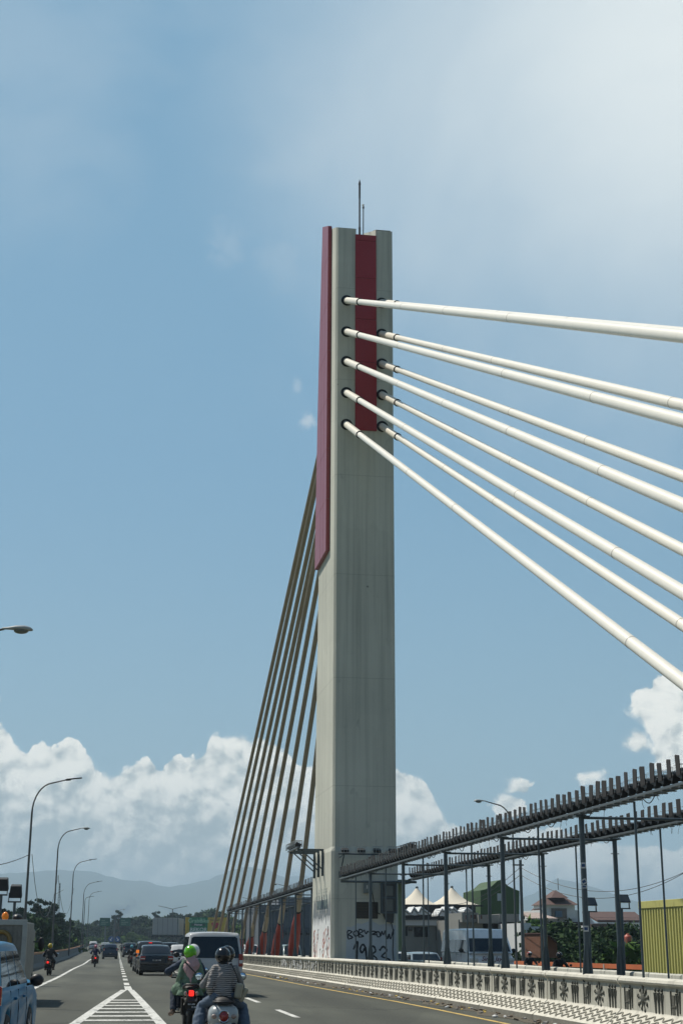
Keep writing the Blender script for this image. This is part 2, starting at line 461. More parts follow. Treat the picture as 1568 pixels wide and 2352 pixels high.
# painted gore: two arms that open towards the camera, bars between them
def gl(y): return .66 - (52-y)*.0545
def grr(y): return .74 + (52-y)*.0135
mk = MB()
strip(mk, lambda y: gl(y)-.12, lambda y: gl(y)+.08, 8, 50.5, .004, 3)
strip(mk, lambda y: grr(y)-.08, lambda y: grr(y)+.12, 8, 50.5, .004, 3)
strip(mk, cst(.60), cst(.84), 50.5, 55.2, .004)
mk.build('gore_edge', M_white, ro)
mk = MB(); y = 41.2
while y > 9:
    w = .26
    a0, a1 = gl(y)+.08, grr(y)-.08
    mk.add([(a0, y-w, deck(y)+.004), (a1, y-w, deck(y)+.004), (a1, y+w, deck(y)+.004), (a0, y+w, deck(y)+.004)], [(0,1,2,3)])
    y -= 1.74
mk.build('gore_bar', M_white, ro)
def ll(y): return -2.45 + max(0, y-54)*.0052 + .05*math.sin(y*.11)
mk = MB(); strip(mk, lambda y: ll(y)-.09, lambda y: ll(y)+.09, 5, 230, .004, 3); mk.build('shoulder_line', M_white, ro)
# gutter of dirt at the barrier foot
M_dirt = mat('gutter_dirt', (.10,.085,.06), .95, var=.5, vs=3, bump=.4, bs=30)
mk = MB(); r = []
for i in range(0, 200):
    y = i*.75; w = .42+.22*math.sin(y*1.7)*math.sin(y*.53)+.1*math.sin(y*4.1)
    r.append([(curbx(y)-w, y, deck(y)+.006), (curbx(y)+.03, y, deck(y)+.012)])
mk.loft(r, close=False, cap=False); tag(mk.build('gutter_dirt', M_dirt), kind='structure')
# litter in the gutter (crumbs nobody could count)
lt = MB(); RL = random.Random(3)
for i in range(330):
    y = RL.uniform(18, 75); x = curbx(y)-RL.random()**1.5*.5-.03; a = RL.random()*3.1; s = RL.uniform(.012,.05)
    lt.cur = RL.choice([0,0,0,1,2,2,3])
    lt.obox((x, y, deck(y)+.012+s*.35), (math.cos(a), math.sin(a), .2), (-math.sin(a), math.cos(a), 0), (-.2*math.cos(a), 0, 1), s, s*.7, s*.3)
tag(lt.build('gutter_litter', [mat('brown_litter', (.12,.09,.06), .9, var=.4), mat('white_litter', (.6,.6,.58), .7), mat('grey_litter', (.22,.21,.2), .9), mat('yellow_litter', (.6,.42,.08), .7)]),
    'crumbs of gravel, leaves and paper lying along the foot of the patterned barrier', 'litter', kind='stuff')

# hills: ridge lines surveyed from the photo
def hill(name, prof, Y, depth, c, seed):
    r = random.Random(seed); N = 130; pts = []
    for i in range(N+1):
        u = prof[0][0] + (prof[-1][0]-prof[0][0])*i/N
        for (a, va), (b, vb) in zip(prof, prof[1:]):
            if a <= u <= b: v = va+(vb-va)*(u-a)/(b-a); break
        v += 1.2*math.sin(u*.21+seed)+.8*math.sin(u*.53)
        pts.append(at(u, v, Y=Y))
    mb = MB(); K = 14; rows = []
    for k in range(K+1):
        t = k/K; row = []
        for i, p in enumerate(pts):
            gul = 1 + .10*math.sin(i*.9+k*.7)*t*(1-t)*4
            row.append((p.x + 60*math.sin(i*1.3+k)*t, Y - depth*t**.9*gul + 80*math.sin(i*.7)*t*(1-t), -8 + (p.z+8)*(1-t)**1.25))
        rows.append(row)
    back = [(p.x, Y+depth*.6, -8) for p in pts]
    mb.loft([back]+rows, close=False, cap=False)
    m = mat(name+'_'+str(seed), c, .95, var=.3, vs=.002)
    o = mb.build(name, m, smooth=80); return tag(o, kind='structure')
hill('mountain_ridge', [(-400,2080),(-100,2010),(40,2005),(130,1998),(210,2001),(250,2013),(300,2024),(330,2022),(380,2038),(425,2032),(480,2020),(520,2003),(560,1990),(620,1998),(690,2040),(760,2080),(800,2110),(1110,2110),(1160,2095),(1200,2062),(1240,2045),(1262,2024),(1285,2018),(1310,2024),(1345,2055),(1375,2056),(1400,2066),(1450,2085),(1520,2110),(1800,2120)], 7200, 2600, (.05,.075,.05), 1)
hill('mountain_ridge', [(-500,2060),(200,2062),(330,2055),(395,2036),(420,2033),(450,2037),(520,2030),(700,2010),(900,2090),(1700,2110)], 8600, 2500, (.05,.07,.05), 2)

# ------------------------------------------------------------------ pylon
def pyl(g, P, cl):
    s = g.n('ShaderNodeSeparateXYZ'); g.l(P, s.inputs[0]); z = s.outputs[2]
    j = g.m('ABSOLUTE', g.m('SUBTRACT', g.m('FRACT', g.m('DIVIDE', g.m('ADD', z, 1.3), 4.6)), .5))
    k = g.sm(g.m('SUBTRACT', .5, j), .0, .006, .78, 1.)
    st = g.noise(g.vm('MULTIPLY', P, (3.2, 3.2, .07)), 1.4, 5, .6)
    k = g.m('MULTIPLY', k, g.sm(st, .42, .78, 1.04, .74))
    lift = g.noise(g.vm('MULTIPLY', P, (.2,.2,.25)), 1., 1)
    k = g.m('MULTIPLY', k, g.sm(lift, .3, .7, .93, 1.06))
    soot = g.sm(g.noise(g.vm('MULTIPLY', P, (1,1,.55)), 1.5, 6, .7), .60, .78, 1., .55)
    # formwork tie holes and patched rectangles
    hv = g.n('ShaderNodeTexVoronoi', feature='F1'); hv.inputs['Scale'].default_value = .62; hv.inputs['Randomness'].default_value = .35; g.l(P, hv.inputs['Vector'])
    k = g.m('MULTIPLY', k, g.sm(hv.outputs['Distance'], .02, .045, .45, 1.))
    pc = g.n('ShaderNodeTexVoronoi', feature='F1', distance='CHEBYCHEV'); pc.inputs['Scale'].default_value = .5; g.l(g.vm('MULTIPLY', P, (1,1,.6)), pc.inputs['Vector'])
    sp = g.n('ShaderNodeSeparateColor'); g.l(pc.outputs['Color'], sp.inputs[0])
    k = g.m('MULTIPLY', k, g.m('ADD', .96, g.m('MULTIPLY', sp.outputs[0], .08)))
    k = g.m('MULTIPLY', k, soot)
    return g.vm('SCALE', cl, sc=k)
M_pyl = mat('pylon_paint', (.50,.50,.425), .8, var=.06, vs=.9, extra=pyl, bump=.05, bs=6)
PY = empty('bridge_pylon', (10.3, 62.7, deck(60)), 0, 'tall off-white rectangular concrete bridge pylon with dark red panels and sprayed graffiti at its foot', 'pylon')
PO = Vector(PY.location)
def P_(x, y, z): return (x-PO.x, y-PO.y, z-PO.z)
def yback(z):
    T = [(-5,65.95),(0,65.9),(10,65.5),(20,65.08),(27,64.6),(32,64.0),(36,63.45)]
    for (p, q), (c, d) in zip(T, T[1:]):
        if z <= c: return q+(d-q)*(z-p)/(c-p)
    return T[-1][1]
def plan(x0, x1, e=0., lch=True, rch=True, yb=65.9):
    pl = []
    pl += [(x0+.09 if lch else x0, 60.0-e)] + ([(x1-.07, 60.0-e), (x1+e, 60.07-e)] if rch else [(x1, 60.0-e)])
    pl += [(x1+(e if rch else 0), yb-.07), (x1-(.07 if rch else 0), yb)]
    pl += [(x0+.1, yb), (x0-e, yb-.1), (x0-e, 60.14-e)] if lch else [(x0, yb)]
    return pl
sh = MB()
sh.loft([[P_(x,y,z) for x, y in plan(8.975, 11.67, e, yb=yback(z)+e)] for z, e in [(-3,.05),(2,.05),(5.12,.05),(5.3,0),(10,0),(15,0),(20,0),(24,0),(27,0),(30,0),(32,0),(33.2,0)]])
zt_ = lambda y: 33.93+.47*(y-60)
for x0, x1, l, r_ in ((8.975, 9.92, True, False), (10.86, 11.67, False, True)):
    sh.loft([[P_(x,y,33.2) for x, y in plan(x0, x1, 0, l, r_, yback(33.2))], [P_(x,min(y,63.5),zt_(min(y,63.5))) for x, y in plan(x0, x1, 0, l, r_, yback(35.5))]])
sh.build('shaft', M_pyl, PY)
# flashing on the top of the legs
mb = MB(); mb.obox(P_(11.25,60.55,34.215), (1,0,0),(0,1,.47),(0,-.47,1), .34,.5,.012)
mb.build('cap_sheet', M_dirt, PY)
M_redg = mat('glossy_red_cladding', (.27,.028,.032), .42, var=.05, vs=.8, spec=.6, coat=.15)
def panel_sheets(name, x0, x1, y0, y1, z0, z1, axis, joints, gap=.02):
    mb = MB(); zs = [z0]+joints+[z1]
    for a, b in zip(zs, zs[1:]): mb.box(x0-PO.x, x1-PO.x, y0-PO.y, y1-PO.y, a+gap/2-PO.z, b-gap/2-PO.z)
    o = mb.build(name, M_redg if axis == 'x' else M_red, PY, bevel=.006)
    bk = MB(); e = .03
    if axis == 'y': bk.box(x0+.03-PO.x, x1-.03-PO.x, y0+e-PO.y, y1-PO.y-.001, z0+.03-PO.z, z1-.03-PO.z)
    else: bk.box(x0+e-PO.x, x1-PO.x-.001, y0+.03-PO.y, y1-.03-PO.y, z0+.03-PO.z, z1-.03-PO.z)
    bk.build('panel_backing', mat('panel_seam_sealant', (.22,.12,.12), .8), o)
    return o
panel_sheets('front_panel', 9.88, 10.87, 59.93, 60.0-.002, 23.75, 33.62, 'y', [25.0,27.55,29.85,31.55,33.2] and [24.95, 27.1, 29.25, 31.35, 33.3])
M_pink = M_red
mb = MB(); bk = MB(); zs = [18.45+2.45*i for i in range(7)]+[None]
for za, zb_ in zip(zs, zs[1:]):
    y0 = 61.45; ya_ = yback(za)-.03
    if zb_ is None: top_ = [(yback(35.6)-.03, 35.75),(y0, 34.75)]
    else: top_ = [(yback(zb_)-.03, zb_-.02),(y0, zb_-.02)]
    pl = [(y0, za+.0),(ya_, za+.0)]+top_
    mb.prism([P_(8.79, y, z) for y, z in pl], (.17,0,0))
    bk.prism([P_(8.80, y+(.01 if y == y0 else -.01), z+(.03 if i < 2 and za > 19 else -.03 if i > 1 and zb_ is None else .02 if i > 1 else .01)) for i, (y, z) in enumerate(pl)], (.174,0,0))
o = mb.build('side_panel', M_redg, PY)
bk.build('panel_backing', mat('panel_seam_sealant', (.22,.12,.12), .8), o)
mb = MB()
for y in (62.4, 63.3): mb.box(8.786-PO.x, 8.789-PO.x, y-.008-PO.y, y+.008-PO.y, 18.4-PO.z, 34.1-PO.z)
mb.build('panel_seam', mat('panel_seam_line', (.12,.03,.03), .8), PY)
# lightning rod and mast
mb = MB(); mb.tube([P_(10.42,62,33.0),P_(10.42,62,35.1)],[.055,.055]); mb.tube([P_(10.42,62,35.1),P_(10.42,62,36.7)],.042)
mb.tube([P_(10.42,62,36.7),P_(10.42,62,37.45),P_(10.42,62,37.47),P_(10.42,62,37.58),P_(10.42,62,37.75)],[.05,.05,.07,.05,.005])
mb.tube([P_(10.42,62,34.35),P_(10.55,62,34.1),P_(10.8,62,33.95)],.02,6)
mb.build('lightning_rod', mat('rod_steel', (.09,.08,.07), .5, metal=.3), PY, smooth=40)
mb = MB(); mb.tube([P_(10.60,62,33.0),P_(10.60,62,34.1)],.04); mb.tube([P_(10.6,62,34.1),P_(10.61,62,36.1)],.026); mb.ell(P_(10.61,62,36.2),(.05,.05,.09))
mb.build('beacon_mast', MATS['rod_steel'], PY, smooth=40)
mb = MB(); mb.ell(P_(10.60,62,36.34),(.055,.055,.06)); mb.build('beacon', mat('beacon_glass', (.8,.8,.78), .15), PY, smooth=40)
# cable sockets in the front face
LZ = [30.17,28.59,27.10,25.56,24.01]; LXs = 9.49; RXs = 11.14
def socket(x, y, z, sgn=-1):
    mb = MB()
    mb.lathe([(.19,0),(.19,sgn*.03),(.25,sgn*.03),(.27,sgn*.012),(.27,.02)], 20, P_(x, y, z), 'y')
    mb.build('cable_socket', M_dark, PY, smooth=30)
    sp = MB(); sp.prism([Vector(P_(x,y-.002,z-.28))+Vector(p) for p in ((-.10,0,0),(.12,0,.0),(.16,0,-.25),(.10,0,-.5),(.12,0,-.9),(.05,0,-.6),(.0,0,-.35),(-.08,0,-.2))],(0,-.002,0))
    return
for z in LZ:
    socket(LXs, 60, z); socket(RXs, 60, z)
# writing and paint on the foot of the pylon
def ribbons(strokes, w, fmap, mb=None, rnd=.25, seed=1):
    mb = mb or MB(); r = random.Random(seed)
    for st in strokes:
        # smooth the hand-drawn line
        pts = [Vector((p[0], p[1], 0)) for p in st]; fine = []
        for i in range(len(pts)-1):
            p0, p1, p2, p3 = pts[max(i-1,0)], pts[i], pts[i+1], pts[min(i+2,len(pts)-1)]
            for k in range(5):
                t = k/5.; fine.append(.5*((2*p1)+(p2-p0)*t+(2*p0-5*p1+4*p2-p3)*t*t+(3*p1-p0-3*p2+p3)*t**3))
        fine.append(pts[-1]); L = []; R = []
        for i, p in enumerate(fine):
            t = (fine[min(i+1,len(fine)-1)]-fine[max(i-1,0)]); t = t.normalized() if t.length > 1e-6 else Vector((1,0,0)); n = Vector((-t.y, t.x, 0))*w*.5*(1+r.uniform(-rnd, rnd))
            L.append(fmap(p.x+n.x, p.y+n.y)); R.append(fmap(p.x-n.x, p.y-n.y))
        mb.loft([[a, b] for a, b in zip(L, R)], close=False, cap=False)
    return mb
M_spray = mat('black_spray_paint', (.012,.014,.018), .6, var=.2, vs=4)
M_patch = mat('pale_grey_overpaint', (.42,.46,.48), .8, var=.12, vs=2)
M_patchd = mat('dark_grey_overpaint', (.16,.18,.19), .8, var=.3, vs=1.5)
def frontmap(e):  return lambda x, z: Vector(P_(9.0+x, 59.95-e, deck(60)+z))
def sidemap(e):   return lambda y, z: Vector(P_(8.925-e, 60.2+y*1.1, deck(60)+z))
mb = MB()
poly = [(.52,.2),(2.62,.2),(2.62,2.25),(2.3,2.32),(1.9,2.28),(1.55,2.45),(1.2,2.30),(1.0,2.33),(.75,2.18),(.55,2.2)]
fm = frontmap(.003); mb.add([fm(x, z) for x, z in poly], [tuple(range(len(poly)))]); mb.build('paint_patch', M_patch, PY)
fm = frontmap(.006)
tagw = [[(.62,1.72),(.60,2.02),(.78,2.00),(.64,1.88),(.82,1.78),(.62,1.70)],[(.92,1.80),(.84,1.95),(.98,2.04),(1.04,1.88),(.90,1.80)],[(1.06,1.78),(1.08,2.08),(1.24,2.02),(1.08,1.92),(1.26,1.82),(1.06,1.78)],
        [(1.28,2.08),(1.36,1.92),(1.44,2.02),(1.56,1.90)],[(1.54,1.96),(1.66,2.02),(1.80,1.98),(1.62,1.90),(1.80,1.88)],[(1.84,1.80),(1.80,1.98),(1.92,1.98),(1.94,1.82),(1.84,1.80)],[(1.98,1.82),(2.02,2.02),(2.08,1.88),(2.16,2.04),(2.18,1.80)],[(2.18,1.98),(2.26,1.72),(2.32,1.92),(2.38,1.72),(2.52,2.10)]]
mb = ribbons(tagw, .052, fm)
digits = [[(.84,1.30),(1.0,1.62),(1.0,1.2),(.98,.55)],[(1.32,1.36),(1.20,1.18),(1.12,1.32),(1.22,1.50),(1.34,1.36),(1.38,1.0),(1.44,.62)],[(1.52,1.30),(1.66,1.44),(1.76,1.25),(1.62,1.10),(1.80,.95),(1.74,.66),(1.60,.58)],[(1.92,1.26),(2.08,1.42),(2.22,1.25),(2.02,1.04),(2.32,.92),(2.40,.70),(2.34,.50)]]
ribbons(digits, .075, fm, mb, seed=4)
mb.build('graffiti', M_spray, PY)
# left side: white overpaint with a ragged sooty top and red tag lines
r = random.Random(5); n = 26
up_ = [(i*4.85/n, 2.35+.45*abs(math.sin(i*1.1))+r.uniform(-.1,.1)) for i in range(n+1)]
fm = sidemap(.003); mb = MB(); mb.loft([[fm(y, .1), fm(y, z)] for y, z in up_], close=False, cap=False)
mb.build('paint_patch', mat('white_overpaint', (.66,.67,.66), .8, var=.14, vs=2, stretch=(1,1,.4)), PY)
mb = MB()
fm = sidemap(.0045)
mb.loft([[fm(y, z-.15), fm(y, z+.30+.55*max(0, math.sin(y*3.1+1))**2)] for y, z in up_], close=False, cap=False)
mb.build('paint_patch', M_patchd, PY)
fm = sidemap(.007); st = []
for k in range(26):
    y = r.uniform(.2, 4.4); z = r.uniform(.7, 1.9); s = r.uniform(.5,1)
    st.append([(y, z+.35*s), (y+.35*s, z+.15), (y+.1, z-.1), (y+.5*s, z-.35*s)] if k % 2 else [(y, z-.4*s), (y+.1, z+.4*s), (y+.4*s, z+.2*s), (y+.15, z)])
ribbons(st[:17], .07, fm).build('graffiti', mat('red_spray_paint', (.42,.12,.07), .6, var=.3), PY)
ribbons(st[17:], .05, sidemap(.009)).build('graffiti', M_spray, PY)
# brass plaque
mb = MB(); mb.box(9.93-PO.x, 10.86-PO.x, 59.925-PO.y, 59.948-PO.y, 2.42-PO.z, 3.08-PO.z)
mb.build('plaque', mat('dark_stone_plaque', (.02,.018,.014), .35, var=.5, vs=14), PY, bevel=.008)
mb = MB()
for i in range(5): mb.box(10.02-PO.x, 10.77-PO.x, 59.921-PO.y, 59.924-PO.y, 2.52+i*.11-PO.z, 2.535+i*.11-PO.z)
mb.build('plaque_rib', mat('worn_bronze', (.05,.04,.025), .5), PY)

# ------------------------------------------------------------------ stay cables
def wrap(g, P, cl):
    s = g.n('ShaderNodeSeparateXYZ'); g.l(P, s.inputs[0]); x, y, z = s.outputs
    a = g.m('DIVIDE', g.m('ARCTAN2', z, y), 2*math.pi)
    h = g.m('ABSOLUTE', g.m('SUBTRACT', g.m('FRACT', g.m('ADD', g.m('DIVIDE', x, .62), a)), .5))
    k = g.sm(g.m('SUBTRACT', .5, h), .0, .03, .90, 1.)
    return g.vm('SCALE', cl, sc=k)
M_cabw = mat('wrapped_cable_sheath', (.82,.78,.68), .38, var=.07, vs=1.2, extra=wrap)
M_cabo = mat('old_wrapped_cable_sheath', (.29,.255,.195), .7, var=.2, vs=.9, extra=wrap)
def cable_root(name, a, b, label, group):
    d = (b-a).normalized(); o = bpy.data.objects.new(name, None); COL.objects.link(o)
    o.location = a; o.rotation_euler = d.to_track_quat('X', 'Z').to_euler(); o.empty_display_size = .3
    return tag(o, label, 'stay cable', group), (b-a).length
def lathx(prof, m, name, root, n=20, smooth=35):
    mb = MB(); mb.lathe([(r, h) for r, h in prof], n, (0,0,0), 'x'); return mb.build(name, m, root, smooth=smooth)
ORD = ['topmost', 'second from the top', 'middle', 'fourth from the top', 'lowest']
M_conduit = mat('cable_joint', (.45,.42,.37), .5)
for side, X, mats_ in (('left', LXs, None), ('right', RXs, None)):
    for i, z in enumerate(LZ):
        yd = -.5+3.4*i
        a = Vector((X, 60.25, z+.12)); b = Vector((X, yd, .95+deck(yd)))
        if i == 0 and side == 'right': a.z += .02
        lab = 'white stay cable overhead, %s of the %s-hand row on the pylon front' % (ORD[i], side)
        rt_, L = cable_root('stay_cable', a, b, lab, 'white stay cables running from the pylon over the near deck')
        sl_ = 4.3
        lathx([(.125,sl_),(.125,L-2.6),(.12,L-2.6)], M_cabw, 'cable', rt_)
        lathx([(.155,.0),(.155,sl_)], M_sleeve, 'sleeve', rt_)
        lathx([(.12,sl_-.02),(.166,sl_-.02),(.166,sl_+.045),(.12,sl_+.045)], M_dark, 'collar', rt_)
        x = 14.+RND.uniform(0,3)
        while x < L-4:
            mb = MB(); mb.lathe([(.124,x-.015),(.1285,x-.015),(.1285,x+.015),(.124,x+.015)], 20, (0,0,0), 'x'); x += RND.choice([7.5,8.,15.5])
            mb.build('joint', M_conduit, rt_, smooth=30)
        lathx([(.17,L-2.6),(.19,L-2.4),(.30,L-1.9),(.30,L-1.1),(.26,L-.1)], M_red, 'anchor_boot', rt_)
FARL = [(554.5,1837,486.8,2139),(567.4,1837,501.4,2139),(582,1837,516,2139),(596.6,1837,532,2139),(615,1837,556,2139),(635,1837,578,2139),(659,1837,606,2139),(686,1837,640,2139),(713.8,1837,677.6,2139)]
M_boot = mat('red_anchor_boot', (.34,.045,.03), .5, var=.15, vs=2)
NTH = ['first','second','third','fourth','fifth','sixth','seventh','eighth','ninth']
for i, q in enumerate(FARL):
    X = 10.30; p1 = at(q[0], q[1], X=X); p2 = at(q[2], q[3], X=X); d = p2-p1
    a = p1 + d*((65.2-p1.y)/d.y)
    t = (.35-p1.z)/d.z
    b = p1+d*t; b.z = .35+deck(b.y)
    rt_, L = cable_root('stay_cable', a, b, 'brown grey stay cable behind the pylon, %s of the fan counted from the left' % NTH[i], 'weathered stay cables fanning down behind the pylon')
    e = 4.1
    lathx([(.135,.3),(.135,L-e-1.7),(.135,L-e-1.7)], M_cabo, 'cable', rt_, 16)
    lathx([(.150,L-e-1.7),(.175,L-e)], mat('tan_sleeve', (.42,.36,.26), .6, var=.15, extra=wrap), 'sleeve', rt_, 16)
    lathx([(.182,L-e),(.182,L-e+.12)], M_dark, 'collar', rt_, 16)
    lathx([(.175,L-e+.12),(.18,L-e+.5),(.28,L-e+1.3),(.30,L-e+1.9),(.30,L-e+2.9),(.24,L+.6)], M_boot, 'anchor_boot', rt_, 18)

# ------------------------------------------------------------------ median barrier in cast segments
SEG = 4.49
def seg_profile(y, e=0.):
    return [(0,y,-.12),(0,y,.115),(.03,y,.135),(.315,y,.385),(.335,y,.42),(.345,y,.83),(.30,y,.865),(.285,y,.90),(.30,y,.945),(.35,y,.965),(.60,y,.965),(.63,y,.93),(.63,y,-.12)]
bs_ = empty('median_barrier_segment')
mb = MB(); g0 = .028
def shrink(pr, k): return [(x + (.31-x)*k, y, z + (.42-z)*k if z > 0 else z) for x, y, z in pr]
RB = len(mb.v); mb.loft([shrink(seg_profile(g0),.04)]+[seg_profile(g0+.03+ (SEG-.06-2*g0)*i/8) for i in range(9)]+[shrink(seg_profile(SEG-g0),.04)])
M_face = mat('darker_barrier_face', (.37,.36,.30), .88, var=.16, vs=2, bump=.3, bs=50, extra=grime(amt=.42, sc=(5,5,.6), rv=.12))  # upper face is a darker concrete than the rest, with random streaks
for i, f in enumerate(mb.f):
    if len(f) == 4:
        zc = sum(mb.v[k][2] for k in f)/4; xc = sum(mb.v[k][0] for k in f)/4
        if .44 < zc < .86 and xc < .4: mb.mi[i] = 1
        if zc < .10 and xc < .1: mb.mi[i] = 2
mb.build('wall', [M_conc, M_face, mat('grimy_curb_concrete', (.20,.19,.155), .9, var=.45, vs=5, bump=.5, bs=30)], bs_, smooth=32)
M_rel = mat('shadowed_green_relief', (.085,.085,.068), .85, var=.45, vs=18, bump=.4, bs=60)  # dark grey-green paint, deepened to carry the figures' shadowed look
MY = [0.]
def limb(mb, a, b, r0, r1, x=.338):
    f = lambda p: (MY[0]+(p[0]-MY[0])*1.5, .625+(p[1]-.625)*1.06)
    a = f(a); b = f(b); r0 *= 1.25; r1 *= 1.3
    mb.tube([(x,a[0],a[1]),(x,(a[0]+b[0])/2,(a[1]+b[1])/2),(x,b[0],b[1])],[r0,(r0+r1)/2,r1],7)
def man(mb, y, z0=.425, h=.37, arms=True):
    mb.ell((.336,MY[0]+(y-MY[0])*1.5,.625+(z0+h*.94-.625)*1.06),(.026,.028,.032),8,6)
    limb(mb,(y,z0+h*.84),(y,z0+h*.45),.030,.022)
    limb(mb,(y-.006,z0+h*.46),(y-.012,z0),.020,.012); limb(mb,(y+.010,z0+h*.46),(y+.014,z0),.018,.010)
    if arms: limb(mb,(y+.030,z0+h*.78),(y+.024,z0+h*.5),.013,.009); limb(mb,(y-.032,z0+h*.78),(y-.02,z0+h*.52),.013,.009)
def relief(kind, y):
    mb = MB(); MY[0] = y
    if kind == 0:
        for k in (-.10,0,.10): man(mb, y+k)
    elif kind == 1:
        for k in range(9):
            a = k*2*math.pi/9+.2; l = .16 if k % 2 else .19
            q = (y+math.cos(a)*l*.85, .625+math.sin(a)*l)
            limb(mb,(y+math.cos(a)*.05,.625+math.sin(a)*.05), q, .016,.012)
            mb.ell((.338,y+(q[0]-y)*1.5,.625+(q[1]-.625)*1.06),(.028,.036,.04),8,6)
        mb.ell((.335,y,.625),(.034,.10,.09),10,6)
    else:
        limb(mb,(y-.135,.78),(y-.125,.46),.018,.014); man(mb, y-.055, .43, .38)
        mb.obox((.342,y+.083,.575),(1,0,0),(0,1,0),(0,0,1),.014,.058,.150); limb(mb,(y+.125,.78),(y+.125,.43),.013,.013)
        limb(mb,(y-.02,.56),(y+.10,.54),.014,.014)
    mb.build('relief', M_rel, bs_, smooth=50)
for k in range(6): relief(k % 3, .42+k*.73)
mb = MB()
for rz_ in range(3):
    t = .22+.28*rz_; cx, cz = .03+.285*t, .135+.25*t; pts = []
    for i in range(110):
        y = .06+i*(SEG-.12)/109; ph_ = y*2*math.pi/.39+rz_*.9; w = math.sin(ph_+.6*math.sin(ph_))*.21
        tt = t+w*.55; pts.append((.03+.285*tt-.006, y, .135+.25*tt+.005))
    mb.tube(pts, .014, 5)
mb.build('wave_relief', mat('shadow_toned_wave_relief', (.24,.23,.19), .85, var=.25, vs=5), bs_, smooth=60)  # ridges coloured darker than the wall to draw in their thin shadow lines
labs = {0:'patterned concrete median barrier block cut off by the right edge of the view'}
segs = []
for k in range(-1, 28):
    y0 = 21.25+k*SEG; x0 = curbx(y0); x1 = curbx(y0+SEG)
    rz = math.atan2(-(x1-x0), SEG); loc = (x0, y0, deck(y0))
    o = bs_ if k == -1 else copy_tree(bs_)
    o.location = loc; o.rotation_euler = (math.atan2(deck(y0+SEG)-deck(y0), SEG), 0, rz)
    n = k+1
    if k < 0: lab = 'patterned concrete median barrier block at the right edge of the view, the nearest one'
    elif k < 9: lab = 'cream concrete median barrier block with dancing-figure reliefs, %s block from the right edge' % (['second','third','fourth','fifth','sixth','seventh','eighth','ninth','tenth'][k])
    elif k < 12: lab = 'patterned barrier block splashed with white paint before the pylon foot, %s one' % ['nearest','middle','farthest'][k-9]
    else: lab = 'patterned median barrier block running on far beyond the pylon'
    tag(o, lab, 'barrier', 'patterned concrete blocks of the median barrier')
segs = [o for o in bpy.data.objects if o.name.startswith('median_barrier_segment') and 'beside' not in o.name and 'splashed' in o.get('label','')]
for n_, o in enumerate(segs):
    rr = random.Random(n_+3); st = []
    for k in range(9):
        y = rr.uniform(.2, 3.9); z = rr.uniform(.5,.75); st.append([(y,z+.12),(y+.12,z-.1),(y+.25,z+.1),(y+.1,z+.02),(y+.35,z-.12)])
    ribbons(st, .05, lambda y, z: Vector((.312, y, z))).build('paint_splash', mat('white_overpaint', (.66,.67,.66), .8), o)
# plain barrier on the far side of the median
pb = empty('plain_barrier_segment')
mb = MB(); pr = lambda y: [(-.28,y,-.1),(-.28,y,.15),(-.14,y,.38),(-.09,y,1.03),(-.05,y,1.06),(.08,y,1.06),(.12,y,1.03),(.30,y,-.1)]
mb.loft([pr(.015), pr(SEG-.015)]); mb.build('wall', mat('pale_plain_concrete', (.50,.49,.42), .88, var=.2, vs=1.2, extra=grime(amt=.4, sc=(3,3,.5), rv=.1)), pb, bevel=.01)
for k in range(0, 27):
    y0 = 22.2+k*SEG
    if 58.4 < y0+SEG and y0 < 66.2 and False: continue
    o = pb if k == 0 else copy_tree(pb)
    o.location = (12.25, y0, deck(y0)); o.scale = (1, 1, .84)
    tag(o, 'plain pale concrete barrier block on the far side of the median behind the grey posts', 'barrier', 'plain barrier blocks across the median')

